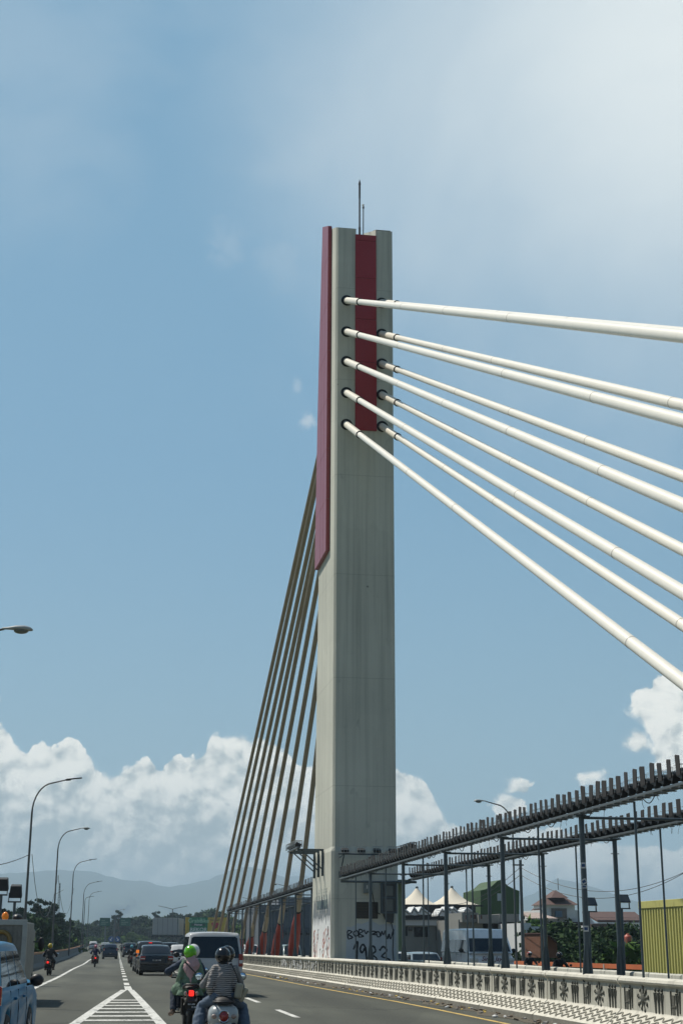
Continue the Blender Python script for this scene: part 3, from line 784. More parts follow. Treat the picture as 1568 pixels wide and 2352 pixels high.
# ------------------------------------------------------------------ lamp gantry on the median
def gantry(y0, ys_main, y1, label, zb=4.02, rows=(9.15, 11.95)):
    root = empty('lighting_gantry', (rows[0], ys_main[0], deck(ys_main[0])), 0, label, 'lighting gantry'); O = root.location
    def q(x, y, z): return (x-O.x, y-O.y, z-O.z)
    for X in rows:
        for y in ys_main:
            zd = deck(y); mb = MB()
            mb.tube([q(X,y,zd),q(X,y,zd+3.0)], .058, 14); mb.tube([q(X,y,zd+3.0),q(X,y,zd+zb-.06)], .055, 14)
            for a in range(4):
                dx, dy = math.cos(a*math.pi/2+.4), math.sin(a*math.pi/2+.4)
                mb.prism([q(X+dx*.055,y+dy*.055,zd+.8),q(X+dx*.14,y+dy*.14,zd+.82),q(X+dx*.13,y+dy*.13,zd+1.05),q(X+dx*.06,y+dy*.06,zd+1.5)], (-dy*.012,dx*.012,0))
            for s in (-1,1):
                mb.cyl(q(X+s*.05,y,zd+zb-.42),q(X+s*.10,y,zd+zb-.42),.012,n=6)
            mb.obox(q(X,y,zd+zb-.075),(1,0,0),(0,1,0),(0,0,1),.14,.10,.014)
            mb.build('post', M_steel, root, smooth=40)
        for ya, yb in zip(ys_main, ys_main[1:]+[y1]):
            y = (ya+yb)/2
            if y > y1: continue
            mb = MB(); mb.tube([q(X,y,deck(y)),q(X,y,deck(y)+zb-.06)], .023, 10); mb.build('slim_post', M_steel, root, smooth=40)
        mb = MB(); n = int((y1-y0)/2)
        pp = [(X, y0+(y1-y0)*i/n) for i in range(n+1)]
        for dx in (-.10, .10):
            mb.loft([[q(X+dx-.025,y,deck(y)+zb-.022),q(X+dx+.025,y,deck(y)+zb-.022),q(X+dx+.025,y,deck(y)+zb+.022),q(X+dx-.025,y,deck(y)+zb+.022)] for _, y in pp])
        y = y0
        while y < y1:
            mb.box(X-.13-O.x, X+.13-O.x, y-.03-O.y, y+.03-O.y, deck(y)+zb-.045-O.z, deck(y)+zb-.03-O.z)
            mb.cyl(q(X-.12,y,deck(y)+zb-.10), q(X-.12,y,deck(y)+zb-.03), .006, n=5); y += .40
        mb.build('beam', M_steell, root)
        # loose wires hanging off the beam
        mb = MB(); rr = random.Random(int(X*10+y0))
        for i in range(int((y1-y0)*.9)):
            y = rr.uniform(y0, y1); z = deck(y)+zb-.04; l = rr.uniform(.06,.22); dy = rr.uniform(-.12,.12)
            mb.tube([q(X-.1,y,z),q(X-.12,y+dy*.4,z-l*.6),q(X-.11,y+dy,z-l)], .004, 4)
        for i in range(int((y1-y0)/3)):
            y = rr.uniform(y0, y1-1); z = deck(y)+zb-.03; s = rr.uniform(.05,.12)
            mb.tube([q(X+.05,y+t*.1,z-s*math.sin(t*math.pi/6)) for t in range(7)], .009, 5)
        mb.build('loose_wire', M_dark, root)
    for y in ys_main:
        z = deck(y)+zb-.10
        mb = MB(); mb.tube([q(rows[0],y,z),q(rows[1],y,z)], .028, 8); mb.build('cross_bar', M_steel, root, smooth=40)
    return root
ysn = [27.8+6.05*k for k in range(-1, 5)]
gn = gantry(19.5, ysn, 58.4, 'grey steel gantry of round posts and rails along the median in front of the pylon')
mb = MB(); mb.tube([(-.1-0,58.3-ysn[0],4.02-.1-.09),(3.0,58.3-ysn[0],3.83)], .05, 10); mb.build('cross_bar', M_steel, gn, smooth=40)
for v_s, dz, tl in ((1988,.055,0),(2025,.05,.5),(2037,.03,0),(2133,.055,0)):
    z = at(1333, v_s, Y=27.8).z; sx_ = 9.15-ysn[0]*0-gn.location.x; sy_ = 27.8-gn.location.y; a = Vector((-.33,-.94,0)); t_ = Vector((.94,-.33,0))
    c = Vector((sx_, sy_, z-gn.location.z))+a*.062
    mb = MB(); mb.cur = 0; mb.obox(c, t_+Vector((0,0,tl)), a, Vector((0,0,1))-t_*tl, .052, .004, dz); mb.cur = 1; mb.obox(c+a*.004, t_+Vector((0,0,tl)), a, Vector((0,0,1))-t_*tl, .034, .003, dz*.5)
    mb.build('sticker', [mat('white_sticker', (.5,.52,.52), .5), mat('blue_sticker_print', (.02,.06,.16), .5)], gn)
ysf = [67.6+6.05*k for k in range(0, 9)]
gf = gantry(66.2, ysf, 117.0, 'grey steel gantry of posts and rails receding along the median behind the pylon')

# floodlights with their shield plates
def flood(detail):
    if detail:
        root = empty('floodlight')
        mb = MB(); mb.obox((0,0,.115),(1,0,0),(0,.97,.22),(0,-.22,.97),.13,.14,.055); mb.obox((0,-.02,.155),(1,0,0),(0,.9,.4),(0,-.4,.9),.09,.08,.04)
        for s in (-1,1): mb.box(s*.10-.012,s*.10+.012,-.03,.03,.02,.10)
        mb.build('housing', M_lampd, root, bevel=.01, seg=1)
        mb = MB(); mb.prism([(-.145,-.10,.10),(-.145,.095,.10),(-.145,.105,.40),(-.145,.075,.425),(-.145,-.105,.40)],(.012,0,0)); mb.build('shield_plate', M_fin, root)
        mb = MB()
        for yy in (-.13,.0,.13): mb.tube([(-.12,yy,.12),(-.12,yy,.27),(.12,yy,.27),(.12,yy,.12)],.004,4)
        for zz in (.19,.27): mb.tube([(-.12,-.13,zz),(-.12,.27,zz)],.004,4); mb.tube([(.12,-.13,zz),(.12,.27,zz)],.004,4)
        mb.build('wire_cage', M_wire, root)
        return root
    mb = MB(); mb.cur = 0
    mb.obox((0,0,.115),(1,0,0),(0,.97,.22),(0,-.22,.97),.13,.14,.06); mb.box(-.11,.11,-.03,.03,.02,.10)
    mb.cur = 1; mb.box(-.145,-.133,-.10,.10,.10,.41)
    mb.cur = 2; mb.tube([(-.12,.13,.12),(-.12,.13,.26),(.12,.13,.26),(.12,.13,.12)],.005,4); mb.tube([(-.12,.13,.25),(-.12,.30,.25)],.005,4)
    return mb.build('floodlight', [M_lampd, M_fin, M_wire])
f_n = flood(True); f_s = flood(False)
def row(proto, X, ya, yb, step, label, group, seed):
    r = random.Random(seed); y = ya; first = True; sel = []
    while y < yb:
        o = copy_tree(proto)
        o.location = (X, y, deck(y)+4.05); o.rotation_euler = (r.uniform(-.04,.04), r.uniform(-.05,.05), r.uniform(-.07,.07)); o.scale = (1, r.uniform(.92,1.08), r.uniform(.93,1.06))
        tag(o, label, 'floodlight', group); y += step*r.uniform(.93,1.07)
row(f_n, 9.15, 21.0, 58.3, .415, 'dark floodlight with upright shield plate on the near rail in front of the pylon', 'floodlights on the near rail before the pylon', 1)
row(f_s, 11.95, 24.5, 58.0, .44, 'dark floodlight with upright shield plate on the second rail in front of the pylon', 'floodlights on the second rail before the pylon', 2)
row(f_s, 9.15, 66.5, 116.8, .52, 'small dark floodlight on the near rail behind the pylon', 'floodlights on the rail behind the pylon', 3)
for o in [f_n]+list(f_n.children)+[f_s]: bpy.data.objects.remove(o)

# ------------------------------------------------------------------ vehicles
def offset_poly(pl, d):
    n = len(pl); out = []
    ar = sum(pl[i][0]*pl[(i+1) % n][1]-pl[(i+1) % n][0]*pl[i][1] for i in range(n)); sg = 1 if ar > 0 else -1
    for i in range(n):
        p, q, r = pl[i-1], pl[i], pl[(i+1) % n]
        a = Vector((q[0]-p[0], q[1]-p[1])); b = Vector((r[0]-q[0], r[1]-q[1]))
        if a.length < 1e-6 or b.length < 1e-6: out.append(q); continue
        a.normalize(); b.normalize(); na = Vector((-a.y, a.x)); nb = Vector((-b.y, b.x)); m = na+nb
        if m.length < .2: m = na
        m.normalize(); out.append((q[0]+m.x*d*sg, q[1]+m.y*d*sg))
    return out
def paint(name, c, rough=.22, metal=.0, var=.05):
    return mat(name, c, rough, metal, var=var, vs=1.2, coat=.35, spec=.4, extra=grime(amt=.18, sc=(2,2,2)))
def vehicle(name, label, cat, loc, rz, S, pm, plate='', group=None):
    L, Wd, H = S['L'], S['W'], S['H']; zb = S['belt']; R = S.get('R', .31); zg = S.get('zg', .22)
    root = empty(name, loc, rz, label, cat, group); w2 = Wd/2
    yr, yf = S.get('wr', .75), L-S.get('wf', .8); Ra = R+.055
    def arc(yc):
        a0 = math.asin(max(-1, (zg-R)/Ra)); n = 9
        return [(yc+Ra*math.cos(a0+(math.pi-2*a0)*i/n), R+Ra*math.sin(a0+(math.pi-2*a0)*i/n)) for i in range(n+1)]
    dr = S.get('deck', zb); yrb, yrt, yft, yfb = S['g']; zh = S['hood']
    prof = [(.06,zg+.06),(0,.42),(-.01,.60),(.03,dr-.16),(.07,dr-.02),(.16,dr)] + ([(yrb, zb)] if yrb > .3 else []) + [(yfb, zb),(yfb+.25,zh+.03),(L-.35,zh-.04),(L-.10,zh-.16),(L,.55),(L-.01,.36),(L-.07,zg+.04)] + arc(yf) + arc(yr)
    hwx = lambda z: w2 - .02 - .05*max(0, (.62-z))*.6 - .035*max(0, (z-.75)/.3)
    rings = []
    for k, (s, ins) in enumerate([(-1,.05),(-.975,.018),(-.93,0),(-.5,-.0),(0,-.0),(.5,-.0),(.93,0),(.975,.018),(1,.05)]):
        pl = offset_poly(prof, ins); bul = .04*(1-s*s)
        rings.append([(s*hwx(z), y + (bul if y > L*.7 else -bul if y < .3 else 0)*(1 if z < dr+.01 else 0), z + (bul*.25 if z > .5 else 0)) for y, z in pl])
    mb = MB(); mb.loft(rings); mb.build('body', pm, root, smooth=38)
    wb, wt = w2-.055, w2-S.get('tumble', .19)
    hw = lambda z: wb+(wt-wb)*max(0, (z-zb+.03))/(H-zb)
    gp = [(yrb,zb-.03),(yrb+(yrt-yrb)*.85,zb+(H-zb)*.88),(yrt+.03,H-.02),(yrt+.2,H),((yrt+yft)/2,H+.015),(yft-.15,H-.012),(yft-.02,H-.04),(yfb,zb-.03)]
    rings = []
    for s, ins in [(-1,.035),(-.98,.01),(-.95,0),(-.5,0),(0,0),(.5,0),(.95,0),(.98,.01),(1,.035)]:
        pl = offset_poly(gp, ins); cr_ = .03*(1-s*s)
        rings.append([(s*hw(z), y+(-cr_ if y < (yrt+yft)/2 else cr_)*.8*(1 if z < H-.03 else .3), z+(cr_ if z > H-.06 else 0)) for y, z in pl])
    mb = MB(); mb.loft(rings); mb.build('cabin', S.get('roofm', pm), root, smooth=38)
    # glass
    def slope(yb_, yt_, t): return yb_+(yt_-yb_)*t, zb-.03+(H-.02-(zb-.03))*t
    def endglass(nm, yb_, yt_, sgn, t0, t1, k0, k1):
        pts = []; N = 7
        y0, z0 = slope(yb_, yt_, t0); y1, z1 = slope(yb_, yt_, t1)
        nrm = Vector((0, sgn*(z1-z0), -sgn*(y1-y0))); nrm.normalize()
        r = []
        for i in range(N):
            s = -1+2*i/(N-1); b = .03*(1-s*s)*.8*sgn
            r.append([Vector((s*k0*hw(z0), y0+b, z0))+nrm*.012, Vector((s*k1*hw(z1), y1+b, z1))+nrm*.012])
        r2 = [[p-nrm*.01 for p in q] for q in r]
        mb = MB(); mb.loft([[a[0], a[1], b[1], b[0]] for a, b in zip(r, r2)]); mb.build(nm, M_glass, root, smooth=50)
    t0, t1 = S.get('rg', (.10, .86)); endglass('rear_window', yrb, yrt, -1, t0, t1, S.get('rgk', .90), S.get('rgk', .90)-.02)
    f0, f1 = S.get('fg', (.08, .92)); endglass('windscreen', yfb, yft, 1, f0, f1, .92, .9)
    zt, zl = S.get('zt', H-.105), zb+.02; cuts = S['pillars']
    ya = lambda z: slope(yrb, yrt, (z-zb+.03)/(H-zb))[0]+.13; yz = lambda z: slope(yfb, yft, (z-zb+.03)/(H-zb))[0]-.10
    for sd in (-1, 1):
        ed = [None]+list(cuts)+[None]
        for a, b in zip(ed, ed[1:]):
            P4 = []
            for z, top in ((zl,0),(zt,1)):
                y0 = ya(z) if a is None else a+.03; y1 = yz(z) if b is None else b-.03
                P4.append((y0,z)); P4.append((y1,z))
            q = [P4[0],P4[1],P4[3],P4[2]]
            if q[1][0]-q[0][0] < .05: continue
            mb = MB(); mb.prism([(sd*(hw(z)+.004),y,z) for y,z in q], (-sd*.012,0,0)); mb.build('side_window', M_glass, root)
        mb = MB(); mb.ell((sd*(w2+.10), yfb-.42, zb+.06), (.10,.055,.085), 10, 7); mb.tube([(sd*(w2-.04),yfb-.42,zb),(sd*(w2+.05),yfb-.42,zb+.02)],.02,6)
        mb.build('wing_mirror', S.get('mirm', M_blackp), root, smooth=60)
        for yh in S.get('handles', ()):
            mb = MB(); mb.obox((sd*(w2+.0), yh, zb-.14), (1,0,0),(0,1,0),(0,0,1), .018,.085,.016); mb.build('door_handle', pm, root, bevel=.006)
        # door shut lines and sill
        for yc in S.get('doors', ()):
            mb = MB(); mb.tube([(sd*(hwx(zg+.12)+.001), yc, zg+.14),(sd*(hwx(.65)+.001), yc+.02, .65),(sd*(hwx(zb-.03)+.001), yc, zb-.03)], .006, 4)
            mb.build('door_seam', M_blackp, root)
        # lamps
        tz, th_, tw, tx = S.get('tail', (.80,.20,.16,.06))
        mb = MB(); mb.obox((sd*(w2-tx-tw/2), .035+S.get('taily', 0), tz), (1,0,0),(0,1,0),(0,0,1), tw/2, .045, th_/2)
        lm = S.get('tailm', M_lensr); tl = mb.build('tail_lamp', lm[0 if sd < 0 else 1] if isinstance(lm, tuple) else lm, root, bevel=.02)
        mb = MB(); mb.obox((sd*(w2-tx-tw/2), .028+S.get('taily', 0), tz-th_*.12), (1,0,0),(0,1,0),(0,0,1), tw/2*.8, .045, th_*.12); mb.build('reverse_lens', M_lensw, tl)
        mb = MB(); mb.obox((sd*(w2-.24), L-.06, zh-.22), (1,0,0),(0,1,0),(0,0,1), .16,.07,.065); mb.build('headlight', M_lensw, root, bevel=.02)
        for yc in (yr, yf):
            mb = MB(); mb.lathe([(R-.09,-.10),(R-.02,-.105),(R,-.08),(R,.08),(R-.02,.105),(R-.09,.10)], 24, (0,0,0), 'x')
            wh = mb.build('wheel', M_tyre, root, smooth=35, loc=(sd*(w2-.125), yc, R))
            mb = MB(); mb.lathe([(R-.085,-.02),(R-.085,.085),(R-.11,.095),(.05,.07),(.03,.09),(.01,.09)], 20, (0,0,0), 'x')
            if sd < 0: mb.v = [(-x,y,z) for x,y,z in mb.v]
            for k in range(5):
                a = k*2*math.pi/5; mb.obox((sd*.10, math.cos(a)*(R-.14)*.6, math.sin(a)*(R-.14)*.6),(1,0,0),(0,math.cos(a),math.sin(a)),(0,-math.sin(a),math.cos(a)),.012,(R-.1)*.5,.026)
            mb.build('rim', M_rim, wh, smooth=40)
        mb = MB()
        for yc in (yr, yf): mb.box(min(sd*(w2-.30),sd*.2), max(sd*(w2-.30),sd*.2), yc-Ra-.02, yc+Ra+.02, .24, R+Ra+.02)
        mb.build('arch_liner', M_dark, root)
    mb = MB(); mb.box(-w2*.86,w2*.86,-.045,.06,zg+.03,S.get('bz', .44)); mb.build('rear_bumper', S.get('bm', M_blackp), root, bevel=.03)
    pz = S.get('pz', .62); mb = MB(); mb.box(-.21,.21,-.065,-.045+.03,pz-.06,pz+.06); pl = mb.build('number_plate', S.get('pm', M_plate), root, bevel=.006)
    if plate: text('plate_text', plate, .10, S.get('ptm', M_platet), pl, (0,-.068,pz), (math.pi/2,0,0), .001)
    if S.get('high'):
        y1, z1 = slope(yrb, yrt, .93); mb = MB(); mb.box(-.09,.09,y1-.05,y1+.02,z1-.012,z1+.025); mb.build('high_brake_lamp', M_lenslit, root)
    if S.get('ant'):
        mb = MB(); mb.tube([(.1,yrt+.35,H),(.1,yrt+.15,H+.22)], .006, 5); mb.build('aerial', M_blackp, root)
    mb = MB(); mb.box(-w2*.8,w2*.8,.2,L-.3,zg-.02,zg+.14); mb.build('underbody', M_dark, root)
    return root
SED = dict(L=4.4,W=1.72,H=1.45,belt=.93,deck=1.0,hood=.92,g=(.62,1.35,2.75,3.45),pillars=(2.15,),handles=(1.75,2.75),doors=(1.35,2.2,3.1),tail=(.84,.19,.26,.03),rg=(.06,.9),bz=.5,pz=.74)
HAT = dict(L=3.8,W=1.68,H=1.52,belt=.98,hood=.95,g=(.10,.45,2.2,2.95),pillars=(1.0,1.7),handles=(1.35,2.2),doors=(.95,1.72,2.6),tail=(1.02,.28,.17,.04))
SUV = dict(L=4.4,W=1.72,H=1.68,belt=1.05,hood=1.02,g=(.10,.40,2.6,3.35),pillars=(1.0,1.85),handles=(1.5,2.4),doors=(1.0,1.9,2.9),tail=(1.05,.36,.17,.04),R=.34,zg=.26,pz=.78)
MPV = dict(L=4.2,W=1.66,H=1.78,belt=1.08,hood=1.0,g=(.06,.22,2.9,3.6),pillars=(1.1,2.0),handles=(1.7,2.6),doors=(1.1,2.05,3.0),tail=(.98,.46,.15,.03),R=.31,tumble=.14,rgk=.93,rg=(.04,.88))
P_blue = mat('sky_blue_car_paint', (.004,.13,.26), .42, var=.04, vs=1.2, coat=.12, spec=.4)
P_silver = paint('silver_white_paint', (.46,.46,.45), .3)
P_black = paint('black_car_paint', (.012,.014,.017), .18)
P_dgrey = paint('dark_grey_car_paint', (.030,.036,.042), .2)
P_white = paint('white_car_paint', (.62,.62,.60), .25)
def place(u, Y, X=None):
    x = at(u, 2190, Y=Y).x if X is None else X
    return (x, Y, deck(Y))
# on this carriageway
v = dict(HAT); v.update(L=3.9,H=1.50,belt=.93,zg=.2,tail=(.86,.24,.2,.02),mirm=M_blackp,g=(.12,.62,2.35,3.05),pillars=(1.12,1.85),tailm=M_lensr)
vehicle('hatchback_car', 'sky blue hatchback with a black door mirror in the lower left corner', 'car', (-2.12, 19.3, 0), rad(-4), v, P_blue, '')
v = dict(MPV); v.update(tail=(1.02,.36,.13,.02), ant=True, bz=.52, bm=P_silver, L=4.2, pz=.7, W=1.72)
vn = vehicle('silver_minivan', 'silver white minivan with a wide dark rear window just ahead of the two near motorbikes', 'minivan', place(493, 43.5), 0, v, P_silver, '')
v = dict(SED); vehicle('sedan_car', 'black sedan with a pale sticker in its rear window, nearest car of the middle lane', 'car', place(361, 76), rad(1.5), v, P_black, 'D 138 HM')
v = dict(SUV); v.update(high=True, ant=True, tailm=(M_lensamb, M_lensr)); vehicle('dark_suv', 'dark grey car with its brake and amber lamps lit, close ahead of the black sedan', 'car', place(346, 86.5), rad(1.5), v, P_dgrey, '')
vehicle('dark_suv', 'dark boxy car half hidden between the black sedan and the silver minivan', 'car', place(390, 112), rad(0), SUV, P_black, '')
vehicle('white_car', 'white car just left of the silver minivan, mostly hidden behind it', 'car', place(417, 104), 0, HAT, P_white, '')
vehicle('dark_hatchback', 'dark blue-grey hatchback in the far left lane right beside the white dashes', 'car', place(254, 168), rad(2), dict(HAT, H=1.58), paint('dark_blue_paint', (.02,.03,.05)), 'D 1')
vehicle('white_minivan', 'small white car far away in the left lane, beyond the pink-helmeted rider', 'car', place(213.5, 285), rad(1), dict(HAT, H=1.6), P_white, '')
vehicle('white_car', 'pale grey car far away partly hidden behind the dark blue-grey hatchback', 'car', place(242, 240), rad(1), dict(HAT, H=1.6), paint('pale_grey_paint', (.3,.33,.33)), '')
vehicle('dark_car', 'dark car far ahead to the right of the white dashes', 'car', place(299, 188), rad(2), dict(SUV), P_dgrey, '')
# opposite carriageway: these face the camera
OPP = math.pi
BUS = dict(L=5.2,W=1.95,H=2.46,belt=1.58,hood=1.52,zt=2.04,fg=(.05,.62),rg=(.05,.5),g=(.05,.12,4.25,4.86),pillars=(1.3,2.7,3.55),handles=(3.4,),doors=(2.7,3.6),tail=(1.1,.5,.14,.03),R=.34,zg=.24,tumble=.16,wf=.85,wr=1.0)
bw = vehicle('white_minibus', 'white high-roof minibus facing the camera on the opposite carriageway behind the posts', 'minibus', (at(1075,2180,Y=57.1).x+.99, 62.4, deck(58)+OD), OPP, BUS, paint('bright_white_bus_paint', (.80,.80,.80), .25), '')
text('bonnet_lettering', 'Sinar Jaya', .24, mat('dark_red_script', (.12,.01,.02), .4), bw, (.0, 5.245, 1.33), (math.pi/2, 0, math.pi), .004, sx=1., shear=.35)
mb = MB(); mb.box(-.3,-.1,4.62,4.66,1.72,1.78); mb.box(.2,.42,4.65,4.68,1.71,1.76); mb.build('dashboard_paper', mat('pale_paper', (.4,.55,.55), .8), bw)
vehicle('silver_car', 'grey-blue car behind the white minibus on the opposite carriageway', 'car', (14.9, 72, deck(70)+OD), OPP, dict(HAT), paint('grey_blue_paint', (.20,.25,.28)), '')
vehicle('silver_car', 'silver car at the right edge of the pylon foot on the opposite carriageway', 'car', (15.3, 81, deck(76)+OD), OPP, dict(HAT, H=1.5), P_silver, '')
vehicle('white_car', 'white car on the opposite carriageway just left of the pylon foot', 'car', (15.2, 107, deck(104)+OD), OPP, dict(HAT), P_white, '')
vehicle('blue_grey_van', 'dark blue-grey van on the opposite carriageway seen between the red cable boots', 'van', (16.5, 116, deck(113)+OD), OPP, dict(MPV, H=1.9), paint('dull_blue_paint', (.05,.07,.09)), '')
vehicle('pale_green_van', 'pale green-grey van on the opposite carriageway behind the slim posts', 'van', (15.5, 130, deck(127)+OD), OPP, dict(MPV, H=1.95), paint('pale_green_paint', (.22,.28,.26)), '')
vehicle('white_van', 'white van on the opposite carriageway beside the silver minivan roof', 'van', (15.6, 168, deck(165)+OD), OPP, dict(MPV, H=1.95), P_white, '')
# road works truck on the left, seen from behind
tr = empty('utility_truck', (-3.12, 37.5, deck(38)), rad(-1), 'worn grey utility truck with amber beacon and brown hose frame at the left edge', 'truck')
M_tw = mat('worn_white_truck_paint', (.17,.17,.15), .55, var=.5, vs=2.5, extra=grime(amt=.6, sc=(3,3,1)))
mb = MB(); mb.box(-1.05,1.05,0,3.2,.55,1.98); mb.build('box_body', M_tw, tr, bevel=.03)
mb = MB(); mb.box(-1.09,1.09,-.03,.02,1.90,2.03); mb.box(.98,1.10,-.04,.05,.5,1.92); mb.build('body_frame', mat('worn_aluminium', (.30,.33,.33), .4, metal=.5, var=.3), tr, bevel=.01)
mb = MB(); pts = [(.62,-.08,1.74),(-1.0,-.08,1.76),(-1.0,-.08,1.32),(.62,-.08,1.32)]
loop = [(-1.1,-.08,1.74),(.50,-.08,1.74)]+[(.50+.2*math.sin(a*math.pi/8),-.08,1.53+.21*math.cos(a*math.pi/8)) for a in range(9)]+[(.45,-.08,1.32),(-1.1,-.08,1.32)]
mb.tube(loop, .055, 8); mb.build('hose_frame', mat('brown_yellow_hose', (.20,.13,.03), .5, var=.4), tr, smooth=50)
mb = MB(); mb.box(-1.0,.35,-.05,.0,1.20,1.28); mb.build('yellow_strip', mat('dull_yellow', (.35,.25,.03), .6), tr)
mb = MB(); mb.ell((.52,.25,2.11),(.085,.085,.11)); mb.lathe([(.05,1.98),(.06,2.03)],10,(.52,.25,0),'z'); mb.build('beacon', mat('amber_beacon', (.75,.20,.01), .2, emit=(1,.3,.02,.1)), tr, smooth=50)
mb = MB(); mb.ell((.80,.5,2.08),(.13,.2,.10)); mb.ell((-.35,.5,2.04),(.18,.2,.07)); mb.build('roof_vent', M_blackp, tr, smooth=50)
mb = MB(); mb.box(-1,1,3.2,4.6,.4,1.85); mb.build('cab', M_tw, tr, bevel=.08)
for sd in (-1,1):
    mb = MB(); mb.box(min(sd*.72,sd*.95),max(sd*.72,sd*.95),-.05,.02,.62,.78); mb.build('tail_lamp', M_lensr, tr)
    mb = MB(); mb.tube([(sd*1.0,3.6,1.5),(sd*1.25,3.6,1.5)],.02,6); mb.ell((sd*1.24,3.6,1.45),(.09,.04,.17)); mb.build('wing_mirror', M_blackp, tr, smooth=50)
    for y in (.8, 3.9):
        mb = MB(); mb.lathe([(.05,-.1),(.30,-.12),(.36,-.09),(.36,.09),(.30,.12),(.05,.1)], 20, (0,0,0), 'x'); mb.build('wheel', M_tyre, tr, smooth=35, loc=(sd*.9,y,.36))

# ------------------------------------------------------------------ motorbikes
def wheel(mb_r, root, y, w=.055, nm='wheel'):
    mb = MB(); r = mb_r; pr = []
    for k in range(9):
        a = -math.pi/2*0 + math.pi*k/8; pr.append((r-w*.9+w*.9*math.sin(a), -w*math.cos(a)))
    mb.lathe([(r-w*1.3,-w*.6)]+pr+[(r-w*1.3,w*.6)], 28, (0,0,0), 'x'); wh = mb.build(nm, M_tyre, root, smooth=50, loc=(0,y,r))
    mb = MB(); mb.lathe([(r-w*1.25,-w*.55),(r-w*1.5,-.01),(r-w*1.5,.01),(r-w*1.25,w*.55)], 24, (0,0,0), 'x'); mb.lathe([(.0101,-.06),(.045,-.06),(.045,.06),(.0101,.06)], 12, (0,0,0), 'x')
    for k in range(6):
        a = k*math.pi/3; mb.tube([(0,math.cos(a)*.03,math.sin(a)*.03),(0,math.cos(a)*(r-w*1.4),math.sin(a)*(r-w*1.4))],.011,5)
    mb.build('rim', M_rim, wh, smooth=40)
def mirror(root, sd, h=1.02, x=.33, big=1.):
    mb = MB(); mb.tube([(sd*.2,1.0,.92),(sd*.27,.98,h-.02),(sd*x,.95,h)],.008,6)
    mb.ell((sd*x,.95,h+.02),(.055*big,.014,.05*big),12,8); o = mb.build('mirror', M_blackp, root, smooth=50)
    mb = MB(); mb.ell((sd*x,.938,h+.02),(.048*big,.006,.043*big),12,8); mb.build('mirror_glass', mat('mirror_face', (.55,.66,.75), .05, metal=1.), o, smooth=50)
